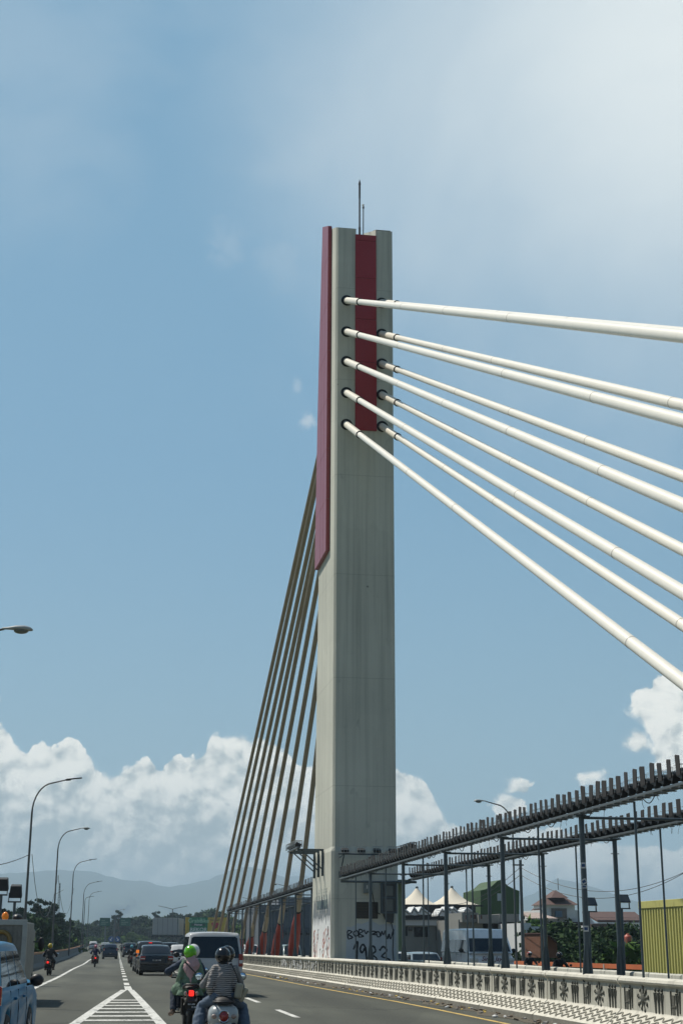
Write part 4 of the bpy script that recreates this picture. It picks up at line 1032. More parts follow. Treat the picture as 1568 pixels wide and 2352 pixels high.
def motorbike(label, loc, rz, pm, plate='', lit=True, scooter=False, group=None, sc=.93, name=None):
    root = empty(name or ('retro_scooter' if scooter else 'motorbike'), loc, rz, label, 'scooter' if scooter else 'motorbike', group); root.scale = (sc,)*3
    r = .25 if scooter else .29; wheel(r, root, .05, .06 if scooter else .05, 'rear_wheel'); wheel(r, root, 1.27, .05, 'front_wheel')
    if scooter:
        rg = []
        for y, zc, hw, hh in [(-.30,.50,.10,.05),(-.27,.50,.19,.12),(-.20,.50,.235,.17),(-.05,.49,.25,.20),(.15,.47,.24,.21),(.35,.43,.20,.20),(.50,.38,.16,.14)]:
            rg.append([(math.copysign(abs(math.cos(a))**.7, math.cos(a))*hw, y, zc+math.copysign(abs(math.sin(a))**.75, math.sin(a))*hh) for a in [2*math.pi*k/18 for k in range(18)]])
        mb = MB(); mb.loft(rg); mb.build('rear_bodywork', pm, root, smooth=60)
        mb = MB(); mb.lathe([(.30,-.07),(.325,-.075),(.325,.075),(.30,.07)], 28, (0,.05,.26), 'x'); keep = []
        mb2 = MB(); arcp = [(0,.05-.33*math.cos(a),.26+.33*math.sin(a)) for a in [rad(-8+10*k) for k in range(9)]]
        rr = []
        for p in arcp: rr.append([(-.16,p[1],p[2]-.0),(-.11,p[1]-.02,p[2]+.03),(.11,p[1]-.02,p[2]+.03),(.16,p[1],p[2])])
        mb2.loft([[*q, (.16,q[0][1]+.015,q[0][2]-.02),(-.16,q[0][1]+.015,q[0][2]-.02)] for q in rr]); mb2.build('rear_fender', pm, root, smooth=60)
        seat = [(-.24,.70,.10,.035),(-.15,.735,.15,.06),(.05,.75,.155,.07),(.28,.74,.15,.065),(.50,.72,.12,.06),(.58,.70,.08,.04)]
        tl, pz = (.0,-.305,.535), .30
        mb = MB(); mb.tube([(-.17,-.05,.72),(-.15,-.27,.72),(0,-.34,.72),(.15,-.27,.72),(.17,-.05,.72)],.016,8); mb.build('grab_rail', M_blackp, root, smooth=50)
        mb = MB(); mb.loft([[(-.2,.5,.30),(.2,.5,.30),(.2,.5,.20),(-.2,.5,.20)],[(-.2,.95,.30),(.2,.95,.30),(.2,.95,.20),(-.2,.95,.20)]]); mb.build('footboard', M_blackp, root, bevel=.02)
        mb = MB(); mb.loft([[(-.22,.95,.25),(.22,.95,.25),(.22,1.0,.25),(-.22,1.0,.25)],[(-.2,1.0,.6),(.2,1.0,.6),(.18,1.08,.6),(-.18,1.08,.6)],[(-.1,.98,.88),(.1,.98,.88),(.1,1.06,.88),(-.1,1.06,.88)]]); mb.build('front_shield', pm, root, bevel=.03)
    else:
        rg = []
        for y, zc, hw, hh in [(-.30,.70,.05,.03),(-.26,.68,.10,.06),(-.12,.64,.13,.09),(.1,.60,.14,.11),(.35,.55,.13,.13),(.55,.50,.11,.14)]:
            rg.append([(math.cos(a)*hw, y, zc+math.sin(a)*hh) for a in [2*math.pi*k/14 for k in range(14)]])
        mb = MB(); mb.loft(rg); mb.build('rear_bodywork', pm, root, smooth=60)
        mb = MB(); mb.loft([[(-.06,-.30,.60),(.06,-.30,.60),(.06,-.28,.56),(-.06,-.28,.56)],[(-.075,-.40,.36),(.075,-.40,.36),(.075,-.37,.35),(-.075,-.37,.35)]]); mb.build('rear_fender', M_blackp, root)
        seat = [(-.20,.76,.09,.03),(-.12,.775,.13,.045),(.08,.78,.14,.05),(.30,.76,.13,.05),(.5,.73,.10,.045),(.6,.70,.07,.03)]
        tl, pz = (.0,-.31,.67), .46
        mb = MB(); mb.tube([(-.14,-.02,.74),(-.15,-.20,.80),(-.10,-.33,.83),(.10,-.33,.83),(.15,-.20,.80),(.14,-.02,.74)],.022,8); mb.build('grab_rail', M_blackp, root, smooth=50)
        mb = MB(); mb.tube([(0,.5,.5),(0,.85,.45),(0,1.05,.75),(0,1.02,.95)],[.10,.10,.08,.05],10); mb.build('frame', pm, root, smooth=60)
        mb = MB(); mb.loft([[(-.24,.98,.35),(.24,.98,.35),(.16,1.12,.35),(-.16,1.12,.35)],[(-.2,1.0,.75),(.2,1.0,.75),(.13,1.14,.75),(-.13,1.14,.75)]]); mb.build('leg_shield', pm, root, bevel=.02)
        mb = MB(); mb.tube([(0,.75,.32),(0,.4,.32)],.13,10); mb.build('engine', M_blackp, root, smooth=50)
    mb = MB(); mb.loft([[(math.cos(a)*hw, y, zc+math.sin(a)*hh) for a in [2*math.pi*k/14 for k in range(14)]] for y, zc, hw, hh in seat]); mb.build('seat', M_dark, root, smooth=60)
    mb = MB()
    if scooter:
        mb.ell((0,-.30,.50),(.072,.03,.078),14,10); t = mb.build('tail_lamp', M_lensr, root, smooth=50)
        mb = MB(); mb.tube([(.082*math.cos(a),-.30,.50+.09*math.sin(a)) for a in [2*math.pi*k/20 for k in range(21)]],.012,6); mb.build('lamp_bezel', M_chrome, t, smooth=50)
        for sd in (-1,1):
            mb = MB(); mb.ell((sd*.15,-.275,.50),(.05,.03,.038),12,8); mb.build('indicator', mat('smoked_indicator', (.30,.22,.18), .15, coat=.5), root, smooth=50)
    else:
        mb.obox(tl,(1,0,0),(0,1,0),(0,0,1),.05,.03,.055); mb.build('tail_lamp', M_lenslit if lit else M_lensr, root, bevel=.02)
        for sd in (-1,1):
            mb = MB(); mb.ell((sd*.11,-.28,.66),(.035,.03,.045),10,7); mb.build('indicator', mat('smoked_indicator', (.30,.22,.18), .15, coat=.5), root, smooth=50)
    py = -.36 if scooter else -.40
    mb = MB(); mb.obox((0,py,pz),(1,0,0),(0,1,.25),(0,-.25,1),.115,.006,.07); pl = mb.build('number_plate', M_plate, root, bevel=.004)
    if plate:
        lines = plate.split('|')
        for i, s in enumerate(lines): text('plate_text', s, .068 if i == 0 else .04, M_platet, pl, (0 if i == 0 else .045, py-.012-.004*i, pz+.02-.062*i), (math.pi/2-.24,0,0), .001)
    for sd in (-1,1):
        mb = MB(); mb.tube([(sd*.16,-.10,.58),(sd*.15,.06,.27)],.028,8); mb.build('shock_absorber', M_blackp, root, smooth=50)
        mb = MB(); mb.tube([(sd*.07,1.10,.70),(sd*.07,1.27,r)],.022,8); mb.build('fork', M_chrome, root, smooth=50)
        mb = MB(); mb.tube([(sd*.10,.50,.28),(sd*.26,.50,.28)],.014,6); mb.build('footpeg', M_dark, root)
        mirror(root, sd, 1.06, .36, 1.35 if scooter else 1.1)
    mb = MB(); mb.tube([(.13,.55,.27),(.14,.2,.27),(.15,.05,.30)],.02,8); mb.tube([(.15,.06,.30),(.155,-.28,.36)],[.045,.05],12); mb.build('exhaust', mat('dark_exhaust', (.04,.04,.04), .35, metal=.6), root, smooth=50)
    mb = MB(); mb.tube([(-.33,.88,.94),(-.15,.98,.93),(.15,.98,.93),(.33,.88,.94)],.016,8); mb.build('handlebar', M_blackp, root, smooth=50)
    return root

# ------------------------------------------------------------------ people
from mathutils import noise as MN
def meld(o, vox, smooth_it=4, fold=0., fs=14., seed=0.):
    rm = o.modifiers.new('r', 'REMESH'); rm.mode = 'VOXEL'; rm.voxel_size = vox; rm.use_smooth_shade = True
    if smooth_it: s = o.modifiers.new('s', 'SMOOTH'); s.iterations = smooth_it; s.factor = .5
    bake(o)
    if fold:
        for v in o.data.vertices:
            p = v.co*fs; k = MN.noise(Vector((p.x+seed, p.y, p.z*1.7))) + .5*MN.noise(p*2.3+Vector((seed, 5, 2)))
            v.co += v.normal*k*fold
    o.data.polygons.foreach_set('use_smooth', [True]*len(o.data.polygons))
    return o
SKIN = mat('skin', (.36,.20,.13), .55, var=.05)
def lerp(a, b, t): return Vector(a)*(1-t)+Vector(b)*t
def rider(name, label, parent_scale, loc, rz, p, top, trous, shoe, helm, vox=.014, group=None, long_top=False, hair=None, visor=True, cut=None):
    """p: hip, chest, neck, head (centres), sh (half shoulder), and for each side elbow, hand, knee, ankle, toe"""
    root = empty('person', loc, rz, label, 'person', group); root.scale = (parent_scale,)*3
    hip, chest, neck, head = [Vector(p[k]) for k in ('hip', 'chest', 'neck', 'head')]; sh = p.get('sh', .18); g = p.get('girth', 1.)
    def torso(mb, e, low=0.):
        r = []; spine = [(hip+Vector((0,.01,-.06-low)),.165*g,.13*g),(hip+Vector((0,0,.04)),.16*g,.125*g),(lerp(hip,chest,.4),.145*g,.115*g),(lerp(hip,chest,.75),.165*g,.12*g),(chest,.18*g,.115*g),(lerp(chest,neck,.55),.155*g,.09*g),(lerp(chest,neck,.85),.085,.07),(neck,.058,.055)]
        ax = (chest-hip).normalized()
        for c, rx, ry in spine:
            up = ax; f = Vector((1,0,0)).cross(up)
            r.append([c+Vector((1,0,0))*(rx+e)*math.cos(a)+f*(ry+e)*math.sin(a) for a in [2*math.pi*k/16 for k in range(16)]])
        mb.loft(r)
    def arms(mb, e, hands):
        for sd, k in ((-1,'l'),(1,'r')):
            s = lerp(chest,neck,.45)+Vector((sd*sh,0,0)); el = Vector(p['elbow_'+k]); ha = Vector(p['hand_'+k]); wr = lerp(ha, el, .22)
            mb.tube([lerp(chest,neck,.35)+Vector((sd*.05,0,0)), s, lerp(s,el,.5), el, lerp(el,wr,.5), wr], [.075+e,.062+e,.052+e,.045+e,.040+e,.032+e*(1.3 if not hands else 0)], 10)
            if hands:
                d = (ha-wr).normalized(); side = Vector((1,0,0)); dn = d.cross(side).normalized()*(-1)
                mb.tube([wr, lerp(wr,ha,.5), ha],[.026,.038,.034],8)
                for f in range(4):
                    o_ = ha+side*(-.027+.018*f); l = (.034,.040,.037,.029)[f]
                    mb.tube([o_-d*.01, o_+d*l*.7, o_+d*l+dn*-.02, o_+d*l*.8+dn*-.042],[.0095,.009,.0085,.008],6)
                th_ = lerp(wr,ha,.4)+side*(-sd*.03); mb.tube([th_, th_+side*(-sd*.022)+d*.03, th_+side*(-sd*.016)+d*.055],[.012,.011,.009],6)
    def legs(mb, e, feet):
        for sd, k in ((-1,'l'),(1,'r')):
            h = hip+Vector((sd*.09,.02,-.02)); kn = Vector(p['knee_'+k]); an = Vector(p['ankle_'+k])
            fl = p.get('flare', 1.)
            mb.tube([hip+Vector((sd*.03,0,0)), h, lerp(h,kn,.5), kn, lerp(kn,an,.45), an], [.115*g+e,.105*g+e,.085*g+e,.066+e,.056*(fl if e else 1)+e,.042*(fl*1.25 if e else 1)+e], 12)
            if feet:
                to = Vector(p['toe_'+k]); mb.tube([an, lerp(an,to,.3)+Vector((0,0,-.04)), to],[.04,.045,.03],8)
    hr = Matrix.Rotation(p.get('turn', 0), 3, 'Z')
    mb = MB(); torso(mb, 0); arms(mb, 0, True); legs(mb, 0, True); mb.tube([neck-Vector((0,0,.05)), neck+Vector((0,.01,.04)), head-Vector((0,0,.03))], [.055,.052,.06], 10)
    mb.ell(head, (.075,.092,.115), 14, 10); mb.ell(head+hr@Vector((0,.088,-.02)), (.014,.02,.022), 8, 6); mb.ell(head+hr@Vector((0,.06,-.08)), (.03,.03,.02), 8, 6)
    b = meld(mb.build('body', SKIN, root), vox*.85, 2)
    tp = MB(); torso(tp, .018); arms(tp, .016, False)
    if long_top:
        rg = []
        for t, rx, ry in [(0,.19,.16),(.5,.23,.20),(1,.28,.22)]:
            c = hip+Vector((0,.02+.05*t,-.02-.20*t)); rg.append([c+Vector((rx*math.cos(a),ry*math.sin(a),0)) for a in [2*math.pi*k/18 for k in range(18)]])
        tp.loft(rg)
        for sd, k in ((-1,'l'),(1,'r')):
            h = hip+Vector((sd*.09,.02,-.02)); kn = Vector(p['knee_'+k]); tp.tube([h, lerp(h,kn,.5), lerp(h,kn,.85)], [.14,.13,.11], 12)
    t = meld(tp.build(p.get('topname', 'jacket'), top, root), vox, 4, .010, 13., len(label)*1.37)
    lg = MB(); legs(lg, .014, False); meld(lg.build('trousers', trous, root), vox, 4, .008, 12., len(label)*.7)
    for sd, k in ((-1,'l'),(1,'r')):
        an, to = Vector(p['ankle_'+k]), Vector(p['toe_'+k]); mb = MB()
        mb.tube([an+(an-to)*.25+Vector((0,0,-.04)), lerp(an,to,.25)+Vector((0,0,-.025)), lerp(an,to,.7)+Vector((0,0,-.012)), to+Vector((0,0,-.008))],[.035,.050,.048,.032],10)
        o = meld(mb.build('shoe', shoe, root), vox*.7, 2)
    # helmet: shell, rim, visor
    hm, c2 = helm if isinstance(helm, tuple) else (helm, None)
    hc_ = head+Vector((0,-.005,.015)); mb = MB(); rg = []
    for ph, k in [(-62,.92),(-50,1.),(-30,1.02),(-10,1.02),(10,1),(30,1),(50,1),(68,1),(84,1)]:
        a_ = rad(ph); rg.append([hc_+hr@Vector((.128*k*math.cos(a_)*math.cos(a), .145*k*math.cos(a_)*math.sin(a)+.0, .135*math.sin(a_))) for a in [2*math.pi*j/22 for j in range(22)]])
    mb.loft(rg); h = mb.build('helmet', hm, root, smooth=60)
    mb = MB(); mb.tube([hc_+hr@Vector((.075*math.cos(a),.085*math.sin(a),-.118)) for a in [2*math.pi*j/20 for j in range(21)]], .012, 6); mb.build('helmet_rim', M_blackp, h, smooth=50)
    if visor:
        mb = MB(); rg = []
        for ph in (-35,-15,5,25):
            a_ = rad(ph); rg.append([hc_+hr@Vector((.134*math.cos(a_)*math.cos(a), .151*math.cos(a_)*math.sin(a), .141*math.sin(a_))) for a in [rad(25+13*j) for j in range(11)]])
        mb.loft(rg, close=False, cap=False); mb.build('visor', M_glass, h, smooth=60)
    if c2:
        mb = MB(); rg = []
        for ph in (-40,-10,20,45):
            a_ = rad(ph); rg.append([hc_+hr@Vector((.131*math.cos(a_)*math.cos(a), .148*math.cos(a_)*math.sin(a), .138*math.sin(a_))) for a in [rad(-30+12*j) for j in range(9)]])
        mb.loft(rg, close=False, cap=False); mb.build('helmet_panel', c2, h, smooth=60)
    return root
def pose(drv=True, y=0., lean=.0, w=1., hz=.86):
    """a rider on a bike whose rear axle stands at y=0.05; drv: hands on the bars"""
    if drv:
        return dict(hip=(0,.36,hz),chest=(0,.42+lean,hz+.33),neck=(0,.47+lean,hz+.47),head=(0,.50+lean,hz+.62),
            elbow_l=(-.34,.62,hz+.13),elbow_r=(.34,.62,hz+.13),hand_l=(-.29,.87,.97),hand_r=(.29,.87,.97),
            knee_l=(-.23,.80,.70),knee_r=(.23,.80,.70),ankle_l=(-.20,.60,.36),ankle_r=(.20,.60,.36),toe_l=(-.24,.78,.30),toe_r=(.24,.78,.30))
    return dict(hip=(0,.02,hz+.02),chest=(0,.06+lean,hz+.35),neck=(0,.10+lean,hz+.49),head=(0,.13+lean,hz+.64),
            elbow_l=(-.31,.06,hz+.10),elbow_r=(.30,.08,hz+.10),hand_l=(-.24,.28,hz+.02),hand_r=(.24,.28,hz+.02),
            knee_l=(-.29,.46,.74),knee_r=(.29,.46,.74),ankle_l=(-.27,.28,.34),ankle_r=(.27,.28,.34),toe_l=(-.31,.46,.26),toe_r=(.31,.46,.26))
def stripes(g, P, cl):
    s = g.n('ShaderNodeSeparateXYZ'); g.l(P, s.inputs[0])
    w = g.m('FRACT', g.m('DIVIDE', g.m('ADD', s.outputs[2], g.m('MULTIPLY', g.noise(P, 6, 2), .03)), .030))
    return g.mixc(g.sm(g.m('ABSOLUTE', g.m('SUBTRACT', w, .5)), .16, .30), (.05,.045,.045,1), (.36,.34,.32,1))
C = {k: mat(k, c, .85, var=.15, vs=5, bump=.25, bs=60) for k, c in {
    'navy_cloth': (.02,.035,.065), 'grey_cloth': (.20,.20,.20), 'denim': (.085,.12,.17), 'black_cloth': (.012,.012,.013), 'sage_cloth': (.105,.17,.115), 'pink_cloth': (.42,.27,.27),
    'dark_denim': (.02,.03,.05), 'brown_cloth': (.09,.06,.05), 'green_jacket_cloth': (.05,.28,.04), 'teal_cloth': (.02,.08,.09), 'plum_cloth': (.03,.03,.06)}.items()}
C['striped'] = mat('striped_knit', (.3,.3,.3), .9, extra=stripes)
Sw = mat('white_shoe', (.6,.58,.52), .6); Sb = mat('brown_shoe', (.10,.07,.05), .6); Sk = mat('black_shoe', (.015,.015,.015), .5)
def hel(n, c, r=.16): return mat(n, c, r, coat=.4, var=.03, spec=.35)
H_blk = hel('black_helmet', (.010,.010,.011)); H_grn = hel('green_helmet', (.11,.40,.01)); H_wht = hel('white_helmet', (.6,.6,.6)); H_red = hel('red_helmet', (.4,.02,.02)); H_pink = hel('pink_helmet', (.45,.14,.18)); H_teal = hel('teal_helmet', (.10,.30,.36)); H_brn = hel('maroon_helmet', (.04,.015,.015)); H_yel = hel('yellow_helmet', (.4,.3,.02))
Pm_scoot = paint('pale_grey_scooter_paint', (.36,.39,.39), .3); Pm_bk = paint('black_bike_paint', (.012,.012,.013), .25); Pm_redb = paint('dark_red_bike_paint', (.16,.015,.012), .3)
BS = .93
# near scooter with two riders
B2 = (at(513, 2300, Y=22.6).x, 22.6, 0.); rz2 = rad(-1)
motorbike('pale grey retro scooter with a round maroon tail lamp at the bottom of the view', B2, rz2, Pm_scoot, 'D 4237 AAX|02.28', scooter=True)
p = pose(True, hz=.80); p.update(girth=.95, sh=.17, elbow_l=(-.31,.62,.94), elbow_r=(.33,.60,.92), head=(.075,.52,1.43), neck=(.05,.48,1.28), chest=(.03,.43,1.14))
rider('person', 'scooter driver in a grey jacket and black helmet, half hidden behind the striped passenger', BS, B2, rz2, p, C['grey_cloth'], C['dark_denim'], Sk, H_blk, .013)
p = pose(False, hz=.80); p.update(girth=.86, sh=.145, elbow_l=(-.225,.0,.93), elbow_r=(.20,.06,.94), hand_l=(-.19,.14,.80), hand_r=(.18,.22,.86), knee_l=(-.33,.34,.64), ankle_l=(-.40,.16,.24), toe_l=(-.46,.32,.17), knee_r=(.34,.36,.62), ankle_r=(.37,.2,.2), toe_r=(.41,.36,.14), flare=1.65, topname='sweater', head=(-.02,.11,1.41))
rider('person', 'scooter passenger in a grey striped knit sweater, flared jeans and black helmet', BS, B2, rz2, p, C['striped'], C['denim'], Sw, H_blk, .012)
bg = empty('shoulder_bag', B2, rz2, 'beige shoulder bag hanging at the right hip of the striped passenger', 'bag'); bg.scale = (BS,)*3
mb = MB(); mb.obox((.24,-.06,.88),(1,0,-.15),(0,1,0),(.15,0,1),.06,.08,.12); mb.obox((.32,-.02,.82),(1,0,-.5),(0,1,0),(.5,0,1),.04,.075,.12)
o = mb.build('bag_body', mat('beige_leather', (.32,.29,.21), .55, var=.12), bg, bevel=.035, seg=3)
mb = MB(); mb.tube([(.24,-.06,.99),(.20,-.11,1.12),(.15,-.12,1.22),(.11,-.04,1.30),(.09,.12,1.27)],.011,6); mb.build('strap', mat('dark_strap', (.02,.02,.02), .6), bg, smooth=50)
# near underbone bike with two riders
B1 = (at(437, 2290, Y=27.6).x, 27.6, 0.); rz1 = rad(1)
motorbike('black underbone motorbike with its round red tail lamp lit, left of the pale scooter', B1, rz1, Pm_bk, '6736|02.28')
p = pose(True, hz=.84); p.update(elbow_l=(-.44,.60,1.06), hand_l=(-.36,.86,.99), sh=.16, girth=.9, head=(.07,.50,1.44), neck=(.04,.46,1.31))
rider('person', 'motorbike driver in a navy jacket and white helmet in front of the green-helmeted passenger', BS, B1, rz1, p, C['navy_cloth'], C['dark_denim'], Sw, H_wht, .014)
p = pose(False, hz=.82); p.update(elbow_l=(-.21,.02,.98), elbow_r=(.22,.04,.98), sh=.135, girth=.85, topname='tunic', head=(-.02,.10,1.42), knee_l=(-.30,.44,.68), ankle_l=(-.31,.22,.34), toe_l=(-.38,.34,.26))
pg = rider('person', 'motorbike passenger in a sage green tunic, pink headscarf and shiny green helmet', BS, B1, rz1, p, C['sage_cloth'], C['dark_denim'], Sb, (H_grn, None), .013, long_top=True)
mb = MB(); rg = []
for z, rx, ry, dy in [(1.36,.08,.085,.06),(1.30,.10,.10,.05),(1.24,.165,.13,.04),(1.16,.185,.14,.03),(1.08,.135,.135,.02),(.98,.08,.125,.01),(.86,.03,.115,0)]:
    rg.append([(rx*math.cos(a)+.01*math.sin(3*a+z*9), dy+ry*math.sin(a)*(.9 if math.sin(a) < 0 else .8), z-.05*math.sin(a*2.)) for a in [2*math.pi*k/24 for k in range(24)]])
mb.loft(rg); meld(mb.build('headscarf', C['pink_cloth'], pg), .013, 3, .009, 16, 3.3)
bg = empty('sling_bag', B1, rz1, 'dark sling strap across the back of the sage green tunic', 'bag'); bg.scale = (BS,)*3
mb = MB(); mb.tube([(-.14,.06,1.29),(-.12,-.08,1.25),(0,-.135,1.12),(.14,-.13,.99),(.20,-.05,.90)],.014,6); mb.build('strap', mat('dark_strap', (.02,.02,.02), .6), bg, smooth=50)
mb = MB(); mb.obox((.24,.05,.86),(1,0,0),(0,1,0),(0,0,1),.04,.09,.07); mb.build('pouch', C['black_cloth'], bg, bevel=.02)
# other riders of this carriageway
def solo(label_b, label_p, u, Y, rz, pm, top, tr_, hm, lit=True, sc=.95, plate=''):
    B = place(u, Y); motorbike(label_b, B, rz, pm, plate, lit, sc=sc)
    p = pose(True); rider('person', label_p, sc, B, rz, p, top, tr_, Sk, hm, .02)
solo('black motorbike with red and amber tail lamps beside the left barrier', 'rider in all black with a yellow-trimmed helmet beside the left barrier', 113, 76, rad(-4), Pm_bk, C['black_cloth'], C['black_cloth'], (H_yel, H_wht))
solo('dark red scooter of the pink-helmeted rider in the left lane', 'rider in a dark blue top and pink helmet in the left lane', 220, 108, rad(2), Pm_redb, C['plum_cloth'], C['brown_cloth'], H_pink)
solo('black motorbike of the teal-helmeted rider left of the black sedan', 'rider in black with a teal and red helmet left of the black sedan', 303, 108, rad(0), Pm_bk, C['black_cloth'], C['brown_cloth'], (H_teal, H_red), False)
solo('dark motorbike of the white-helmeted rider beside the dark grey car', 'rider in black with a plain white helmet beside the dark grey car', 318, 119, rad(0), Pm_bk, C['black_cloth'], C['black_cloth'], H_wht, False)
solo('tiny motorbike far away on the line of white dashes', 'tiny rider in grey far away on the line of white dashes', 279, 255, rad(0), Pm_bk, C['grey_cloth'], C['grey_cloth'], H_blk, False)
solo('tiny motorbike of the bright green-clad rider far ahead', 'tiny rider in a bright green jacket far ahead', 289, 235, rad(0), Pm_bk, C['green_jacket_cloth'], C['black_cloth'], H_grn, False)
# riders coming the other way, seen over the barrier
def opp(label_b, label_p, x, y, hm, top, trn=0):
    B = (x, y, deck(y)+OD); motorbike(label_b, B, math.pi, Pm_bk, '', False, sc=.98)
    rider('person', label_p, .98, B, math.pi, pose(True), top, C['black_cloth'], Sk, hm, .02)
x = at(1217, 2190, Y=76).x; opp('dark motorbike of the first rider to the right of the white minibus', 'rider in black with a red and white helmet just right of the white minibus', x, 76.6, (H_wht, H_red), C['black_cloth'])
x = at(1285, 2185, Y=61).x; opp('dark motorbike passing in front of the orange brick shed', 'rider in black with a maroon helmet in front of the orange brick shed', x, 61.6, H_brn, C['black_cloth'])

# ------------------------------------------------------------------ lamps and boxes fixed to the pylon
def caged(label, group, loc, rz=0, par=None):
    root = empty('caged_floodlight', loc, rz, label, 'floodlight', group)
    mb = MB(); mb.obox((0,0,.10),(1,0,0),(0,.9,.4),(0,-.4,.9),.15,.12,.06); mb.build('housing', M_lampd, root, bevel=.015, seg=1)
    mb = MB()
    for x in (-.20,-.07,.07,.20): mb.tube([(x,-.16,.0),(x,-.16,.26),(x,.16,.26),(x,.16,.0)],.007,4)
    for y in (-.16,.16):
        for z in (.0,.13,.26): mb.tube([(-.2,y,z),(.2,y,z)],.006,4)
    mb.build('wire_cage', M_wire, root); return root
fr = empty('lamp_bracket', (10.4, 59.0, 4.95), 0, 'grey pipe bracket across the pylon front carrying the four caged lamps', 'bracket', 'lamp brackets on the pylon')
mb = MB(); mb.tube([(-1.35,0,0),(.95,0,-.02)],.035,8); mb.build('rail', M_steel, fr, smooth=50)
for x in (-1.1, .15):
    mb = MB(); mb.tube([(x,0,0),(x-.02,.9,-.75)],.028,8); mb.obox((x-.02,.93,-.78),(1,0,0),(0,1,0),(0,0,1),.05,.02,.12); mb.tube([(x,0,0),(x-.05,.93,-.1)],.022,8); mb.build('strut', M_steel, fr, smooth=50)
for i, x in enumerate((9.33, 10.0, 10.66, 11.3)):
    caged('caged lamp on the pylon front bracket, %s from the left' % ['first','second','third','fourth'][i], 'caged lamps on the pylon front', (x, 59.0, 4.99))
for side, sx, xf, lab in (('left', -1, 8.92, 'left'), ('right', 1, 11.725, 'right')):
    br = empty('lamp_bracket', (xf, 63.6, 4.2), 0, 'grey steel bracket standing out from the %s side of the pylon' % lab, 'bracket', 'lamp brackets on the pylon')
    for y in (62.3, 63.6, 64.9):
        mb = MB(); mb.box(min(0,sx*.09),max(0,sx*.09),y-63.6-.05,y-63.6+.05,0,1.12); mb.box(min(0,sx*1.15),max(0,sx*1.15),y-63.6-.04,y-63.6+.04,1.05,1.13)
        mb.tube([(sx*.05,y-63.6,.28),(sx*.95,y-63.6,1.06)],.03,6); mb.build('bracket_arm', M_steel, br)
    mb = MB(); mb.box(min(sx*1.05,sx*1.2),max(sx*1.05,sx*1.2),-1.7,1.7,1.131,1.20); mb.build('rail', M_steell, br)
    for i in range(5):
        caged('caged lamp on the bracket at the %s side of the pylon' % lab, 'caged lamps beside the pylon, %s side' % lab, (xf+sx*1.12, 62.2+i*.72, 5.40), math.pi/2)
M_box = mat('grey_switch_box', (.16,.18,.17), .5, var=.2)
e1 = empty('switch_box', (10.38, 59.9, 3.62), 0, 'small pale grey switch box high on the pylon foot', 'electric box')
mb = MB(); mb.box(-.14,.22,-.12,.045,-.2,.28); mb.build('case', M_box, e1, bevel=.01)
mb = MB(); mb.box(-.10,.18,-.128,-.12,-.16,.24); mb.build('door', M_box, e1); mb = MB(); mb.box(-.02,.02,-.14,-.128,-.02,.12); mb.build('handle', mat('pale_handle', (.6,.6,.55), .5), e1)
e2 = empty('cable_cabinet', (11.3, 59.9, 3.2), 0, 'open frame electric cabinet with dark doors at the right of the pylon foot', 'electric box')
mb = MB(); mb.box(-.33,.24,-.34,.045,-.55,.62); mb.build('case', mat('dark_cabinet', (.05,.055,.055), .6, var=.3), e2, bevel=.01)
mb = MB()
for z in (-.55,.05,.62): mb.box(-.37,.28,-.38,-.342,z-.03,z+.03)
for x in (-.35,.26): mb.box(x-.03,x+.03,-.382,-.343,-.58,.68)
mb.box(-.37,.30,-.40,.04,.682,.72); mb.build('frame', M_steel, e2)
mb = MB(); mb.box(-.20,.12,-.36,-.345,.12,.52); mb.box(-.20,.12,-.36,-.345,-.48,-.02); mb.build('door', mat('cabinet_door', (.12,.13,.12), .5, var=.2), e2, bevel=.01)
mb = MB(); mb.prism([(-.26,-.2,-.56),(.20,-.2,-.56),(.16,-.2,-.95),(-.12,-.2,-.90)],(0,.2,0)); mb.build('cable_chute', MATS['dark_cabinet'], e2)
mb = MB(); mb.tube([(.1,.0,-.9),(.2,0,-1.3),(.17,.02,-2.0),(.24,.02,-2.9)],.02,6); mb.tube([(-.7,-.0,.35),(-.62,0,-.1),(-.55,0,-.5),(-.35,0,-.6)],.018,6); mb.build('cable', M_dark, e2)

